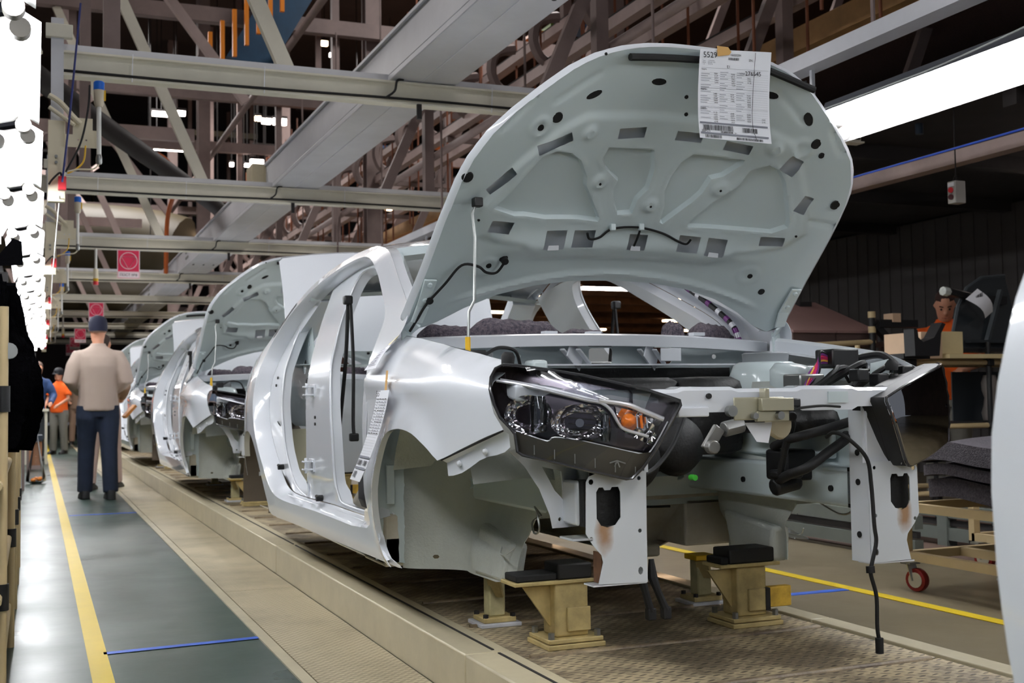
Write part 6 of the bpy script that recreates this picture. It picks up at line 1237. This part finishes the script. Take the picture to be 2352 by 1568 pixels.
# ------------------------------------------------------------------ people
def rings(b, spec, n=16):
    """closed loft of ellipses: (x, y, z, rx, ry)"""
    L = [[V((x + rx * math.cos(t), y + ry * math.sin(t), z)) for t in (2 * math.pi * i / n for i in range(n))] for x, y, z, rx, ry in spec]; b.loft(L, True, True); return b
def vox(o, size, it=6):
    m = o.modifiers.new('join', 'REMESH'); m.mode = 'VOXEL'; m.voxel_size = size; m.use_smooth_shade = True
    s = o.modifiers.new('ease', 'SMOOTH'); s.factor = .5; s.iterations = it
    return o
def person(lab, loc, rz, h, top, legs, shoe=None, cap=None, hair=HAIR, bow=0., arms=None, sleeves=1., step=.12, skin=None, vx=.012, hem=.86, lean=0., cats='person'):
    o = thing('person', lab, 'person', loc, rz); o.scale = (h / 1.78,) * 3; skin = skin or SKIN; k = dict(world=False)
    sh_ = {s: V((s * .185, lean * .9, 1.44)) for s in (-1, 1)}
    A = arms or {s: (V((s * .265, -.05, 1.16)), V((s * .16, .20, 1.05))) for s in (-1, 1)}
    hip = {s: V((s * .095, 0, .90)) for s in (-1, 1)}; kn = {s: V((s * .10, s * step * .55 + .02, .49)) for s in (-1, 1)}; an = {s: V((s * .11, s * step, .09)) for s in (-1, 1)}
    hc = V((0, .02 + lean + bow * .10, 1.655 - bow * .05)); nk = V((0, lean * .95, 1.46))
    hd = lambda x, y, z: hc + V((x, y * math.cos(bow) - z * -math.sin(bow) * 1 if False else y * math.cos(bow) + z * math.sin(bow), -y * math.sin(bow) + z * math.cos(bow)))
    b = MB()
    n = 18
    prof = [(-.115, .045, .05, .025), (-.10, .058, .07, .02), (-.06, .066, .085, .01), (-.02, .070, .092, .004), (.03, .074, .098, 0), (.07, .070, .094, -.004), (.10, .052, .072, -.006), (.118, .022, .03, -.006)]
    L = [[hd(rx * math.cos(t), yo + ry * math.sin(t), z) for t in (2 * math.pi * i / n for i in range(n))] for z, rx, ry, yo in prof]; b.loft(L, True, True)
    b.tube([nk + V((0, -.01, -.08)), nk + V((0, 0, .05)), hd(0, -.01, -.06)], [.06, .055, .055], 12)
    b.tube([hd(0, .088, .02), hd(0, .112, -.025), hd(0, .095, -.04)], [.008, .016, .010], 8)
    for s in (-1, 1): b.tube([hd(s * .072, -.005, .025), hd(s * .080, -.012, .0), hd(s * .074, -.005, -.025)], [.010, .014, .008], 8)
    rings(b, [(0, 0, .86, .15, .10), (0, 0, .98, .14, .095), (0, lean * .4, 1.15, .14, .095), (0, lean * .8, 1.33, .165, .105), (0, lean, 1.44, .14, .075), (0, lean, 1.48, .06, .05)])
    for s in (-1, 1):
        el, wr_ = A[s]
        b.tube([sh_[s] - V((s * .07, 0, .06)), sh_[s] - V((s * .01, 0, .06)), el, wr_], [.05, .05, .040, .027], 10)
        d = (wr_ - el).normalized(); sd = d.cross(V((0, 0, 1))); sd = sd.normalized() if sd.length > .1 else V((1, 0, 0)); up = sd.cross(d)
        b.tube([wr_ - d * .01, wr_ + d * .04, wr_ + d * .085], [.024, .036, .034], 10)
        for f, (off, ln) in enumerate(((-.028, .065), (-.010, .078), (.010, .072), (.028, .058))):
            p = wr_ + d * .08 + sd * off; b.tube([p, p + d * ln * .5 - up * .006, p + d * ln * .8 - up * .022], [.0095, .009, .0075], 6)
        p = wr_ + d * .03 + sd * (.034 * -s); b.tube([p, p + d * .035 + sd * (-s * .022), p + d * .065 + sd * (-s * .024) - up * .01], [.012, .011, .009], 6)
        b.tube([hip[s] + V((0, 0, .03)), hip[s] - V((0, 0, .05)), kn[s], an[s]], [.09, .085, .055, .038], 12)
        b.tube([an[s] + V((0, -.04, -.03)), an[s] + V((0, .05, -.045)), an[s] + V((0, .15, -.06))], [.038, .04, .03], 10)
    vox(b.build('body', skin, o, 60, **k), vx, 5)
    # face
    for s in (-1, 1):
        MB().lathe([(.002, -.006), (.011, 0), (.002, .005)], hd(s * .030, .088, .012), hd(0, 1, 0) - hd(0, 0, 0), 8).build('eye', mat('eye dark', (30, 24, 22), .3), o, **k); MB().tube([hd(s * .016, .094, .034), hd(s * .046, .080, .036)], .005, 6).build('eyebrow', hair, o, **k)
    MB().tube([hd(-.026, .082, -.066), hd(0, .092, -.068), hd(.026, .082, -.066)], .005, 6).build('mouth', mat('lips', (150, 84, 76), .5), o, **k)
    hb = MB(); Lh = [[hd(rx * 1.07 * math.cos(t), yo - .012 + ry * 1.04 * math.sin(t), z + .004) for t in (2 * math.pi * i / n for i in range(n))] for z, rx, ry, yo in ((-.03, .060, .05, -.045), (.0, .066, .06, -.036), (.035, .072, .082, -.014), (.07, .071, .094, -.003), (.10, .054, .074, -.006), (.122, .02, .03, -.006))]
    hb.loft(Lh, True, True); hb.build('hair', hair, o, 60, **k)
    if cap:
        cb = MB(); Lc = [[hd(rx * 1.2 * math.cos(t), yo + ry * 1.14 * math.sin(t), z) for t in (2 * math.pi * i / n for i in range(n))] for z, rx, ry, yo in ((-.012, .072, .090, -.012), (.02, .074, .096, -.008), (.07, .075, .098, -.006), (.11, .066, .088, -.008), (.135, .045, .06, -.008), (.145, .02, .03, -.008))]; cb.loft(Lc, True, True); cp = cb.build('cap', cap, o, 60, **k)
        MB().add([hd(x, y, z) for x, y, z in ((-.07, .08, .03), (.07, .08, .03), (.05, .17, .015), (-.05, .17, .015), (-.07, .08, .022), (.07, .08, .022), (.05, .17, .008), (-.05, .17, .008))], [(0, 1, 2, 3), (7, 6, 5, 4), (0, 4, 5, 1), (1, 5, 6, 2), (2, 6, 7, 3), (3, 7, 4, 0)]).build('peak', cap, cp, 60, **k)
    # clothes
    b = MB(); rings(b, [(0, 0, hem, .195, .135), (0, 0, hem + .03, .198, .138), (0, lean * .2, 1.0, .185, .13), (0, lean * .5, 1.15, .182, .128), (0, lean * .8, 1.30, .212, .14), (0, lean, 1.39, .215, .125), (0, lean, 1.445, .17, .10), (0, lean, 1.475, .115, .085), (0, lean, 1.50, .075, .07), (0, lean, 1.525, .072, .068)])
    for s in (-1, 1):
        el, wr_ = A[s]
        if sleeves >= 1: b.tube([sh_[s] - V((s * .09, 0, .05)), sh_[s] + V((s * .0, 0, -.055)), sh_[s].lerp(el, .5), el, el.lerp(wr_, .5), wr_], [.08, .080, .076, .070, .06, .046], 12)
        else: b.tube([sh_[s] - V((s * .09, 0, .05)), sh_[s] + V((0, 0, -.05)), sh_[s].lerp(el, .45), sh_[s].lerp(el, .75)], [.076, .074, .072, .076], 12)
    vox(b.build('jacket' if sleeves >= 1 else 'shirt', top, o, 60, **k), vx, 4)
    b = MB(); rings(b, [(0, 0, .80, .175, .115), (0, 0, .90, .172, .118), (0, 0, .99, .155, .108)])
    for s in (-1, 1): b.tube([hip[s] + V((0, 0, .02)), hip[s] - V((0, 0, .10)), hip[s].lerp(kn[s], .6), kn[s], kn[s].lerp(an[s], .5), an[s] + V((0, 0, -.02))], [.105, .112, .095, .082, .076, .074], 12)
    vox(b.build('trousers', legs, o, 60, **k), vx, 4)
    for s in (-1, 1):
        b = MB(); a = an[s]; L = []
        for y, w, z1 in ((-.075, .025, .07), (-.065, .04, .10), (-.02, .046, .115), (.04, .05, .095), (.11, .055, .07), (.17, .05, .055), (.20, .025, .04)):
            L.append([a + V((-w, y, -.085)), a + V((w, y, -.085)), a + V((w * .95, y, z1 - .12)), a + V((w * .5, y, z1 - .09)), a + V((-w * .5, y, z1 - .09)), a + V((-w * .95, y, z1 - .12))])
        b.loft(L, True, True); b.build('shoe', shoe or BLACK, o, 60, **k)
    return o
JACK = mat('beige jacket cloth', (176, 158, 146), .85, bump=.25, bscale=9); JEANS = mat('blue denim', (28, 38, 58), .9, bump=.2, bscale=14, var=.3, vscale=5)
NAVY = mat('navy cap', (15, 18, 40), .85); ORSH = mat('orange shirt cloth', (236, 98, 22), .8, bump=.15, bscale=10); GRYT = mat('grey work trousers', (120, 118, 110), .85, bump=.2, bscale=10)
BLUJ = mat('blue work jacket', (36, 62, 104), .7, bump=.3, bscale=14, var=.3, vscale=10); TANT = mat('tan trousers', (150, 124, 104), .85); PINKT = mat('dusty pink trousers', (170, 148, 140), .85)
person('man seen from behind in beige jacket, jeans and navy cap walking the aisle', (.60, 12.33, 0), R(3), 1.80, JACK, JEANS, mat('black boots', (18, 20, 22), .6), NAVY, mat('grey-brown hair', (112, 84, 66), .8), step=-.10, vx=.011)
person('person hidden behind the man in the beige jacket, only pinkish trousers showing', (.72, 13.75, 0), R(-20), 1.72, TANT, PINKT, None, None, step=.14, vx=.014)
person('worker in orange T-shirt and dark cap standing at the left racks', (.47, 24.2, 0), R(150), 1.64, ORSH, GRYT, None, mat('black cap', (20, 20, 24), .8), sleeves=.5, step=.03, vx=.014, arms={-1: (V((-.24, .06, 1.15)), V((-.14, .28, 1.02))), 1: (V((.25, -.02, 1.16)), V((.20, .22, .98)))})
person('worker in blue jacket bending over the white-framed trolley', (.02, 21.6, 0), R(200), 1.70, BLUJ, mat('dark trousers', (30, 32, 38), .85), None, None, mat('brown hair', (70, 48, 36), .8), bow=.5, step=.02, vx=.014, lean=.12, arms={-1: (V((-.28, .18, 1.15)), V((-.14, .42, 1.02))), 1: (V((.28, .18, 1.15)), V((.14, .42, 1.02)))})
person('distant worker in tan clothes behind the one in orange', (.98, 29.8, 0), R(170), 1.72, TANT, TANT, None, None, step=.08, vx=.016)
person('worker in orange shirt with head bowed behind the right-hand pipe rack', (7.05, 7.67, 0), R(140), 1.80, ORSH, GRYT, None, None, mat('dark red-brown hair', (52, 30, 24), .85), bow=.55, sleeves=.5, step=.02, vx=.011, lean=.06, arms={-1: (V((-.25, .12, 1.15)), V((-.12, .34, 1.10))), 1: (V((.25, .12, 1.15)), V((.12, .34, 1.10)))})
tag(MB().bar((.86, 12.55, .80), (.97, 12.6, .92), .07, .03).build('tan_folder', mat('tan folder', (176, 110, 40), .6), None, 0, .004), 'small tan pouch beside the hip of the man in the cap', 'pouch')
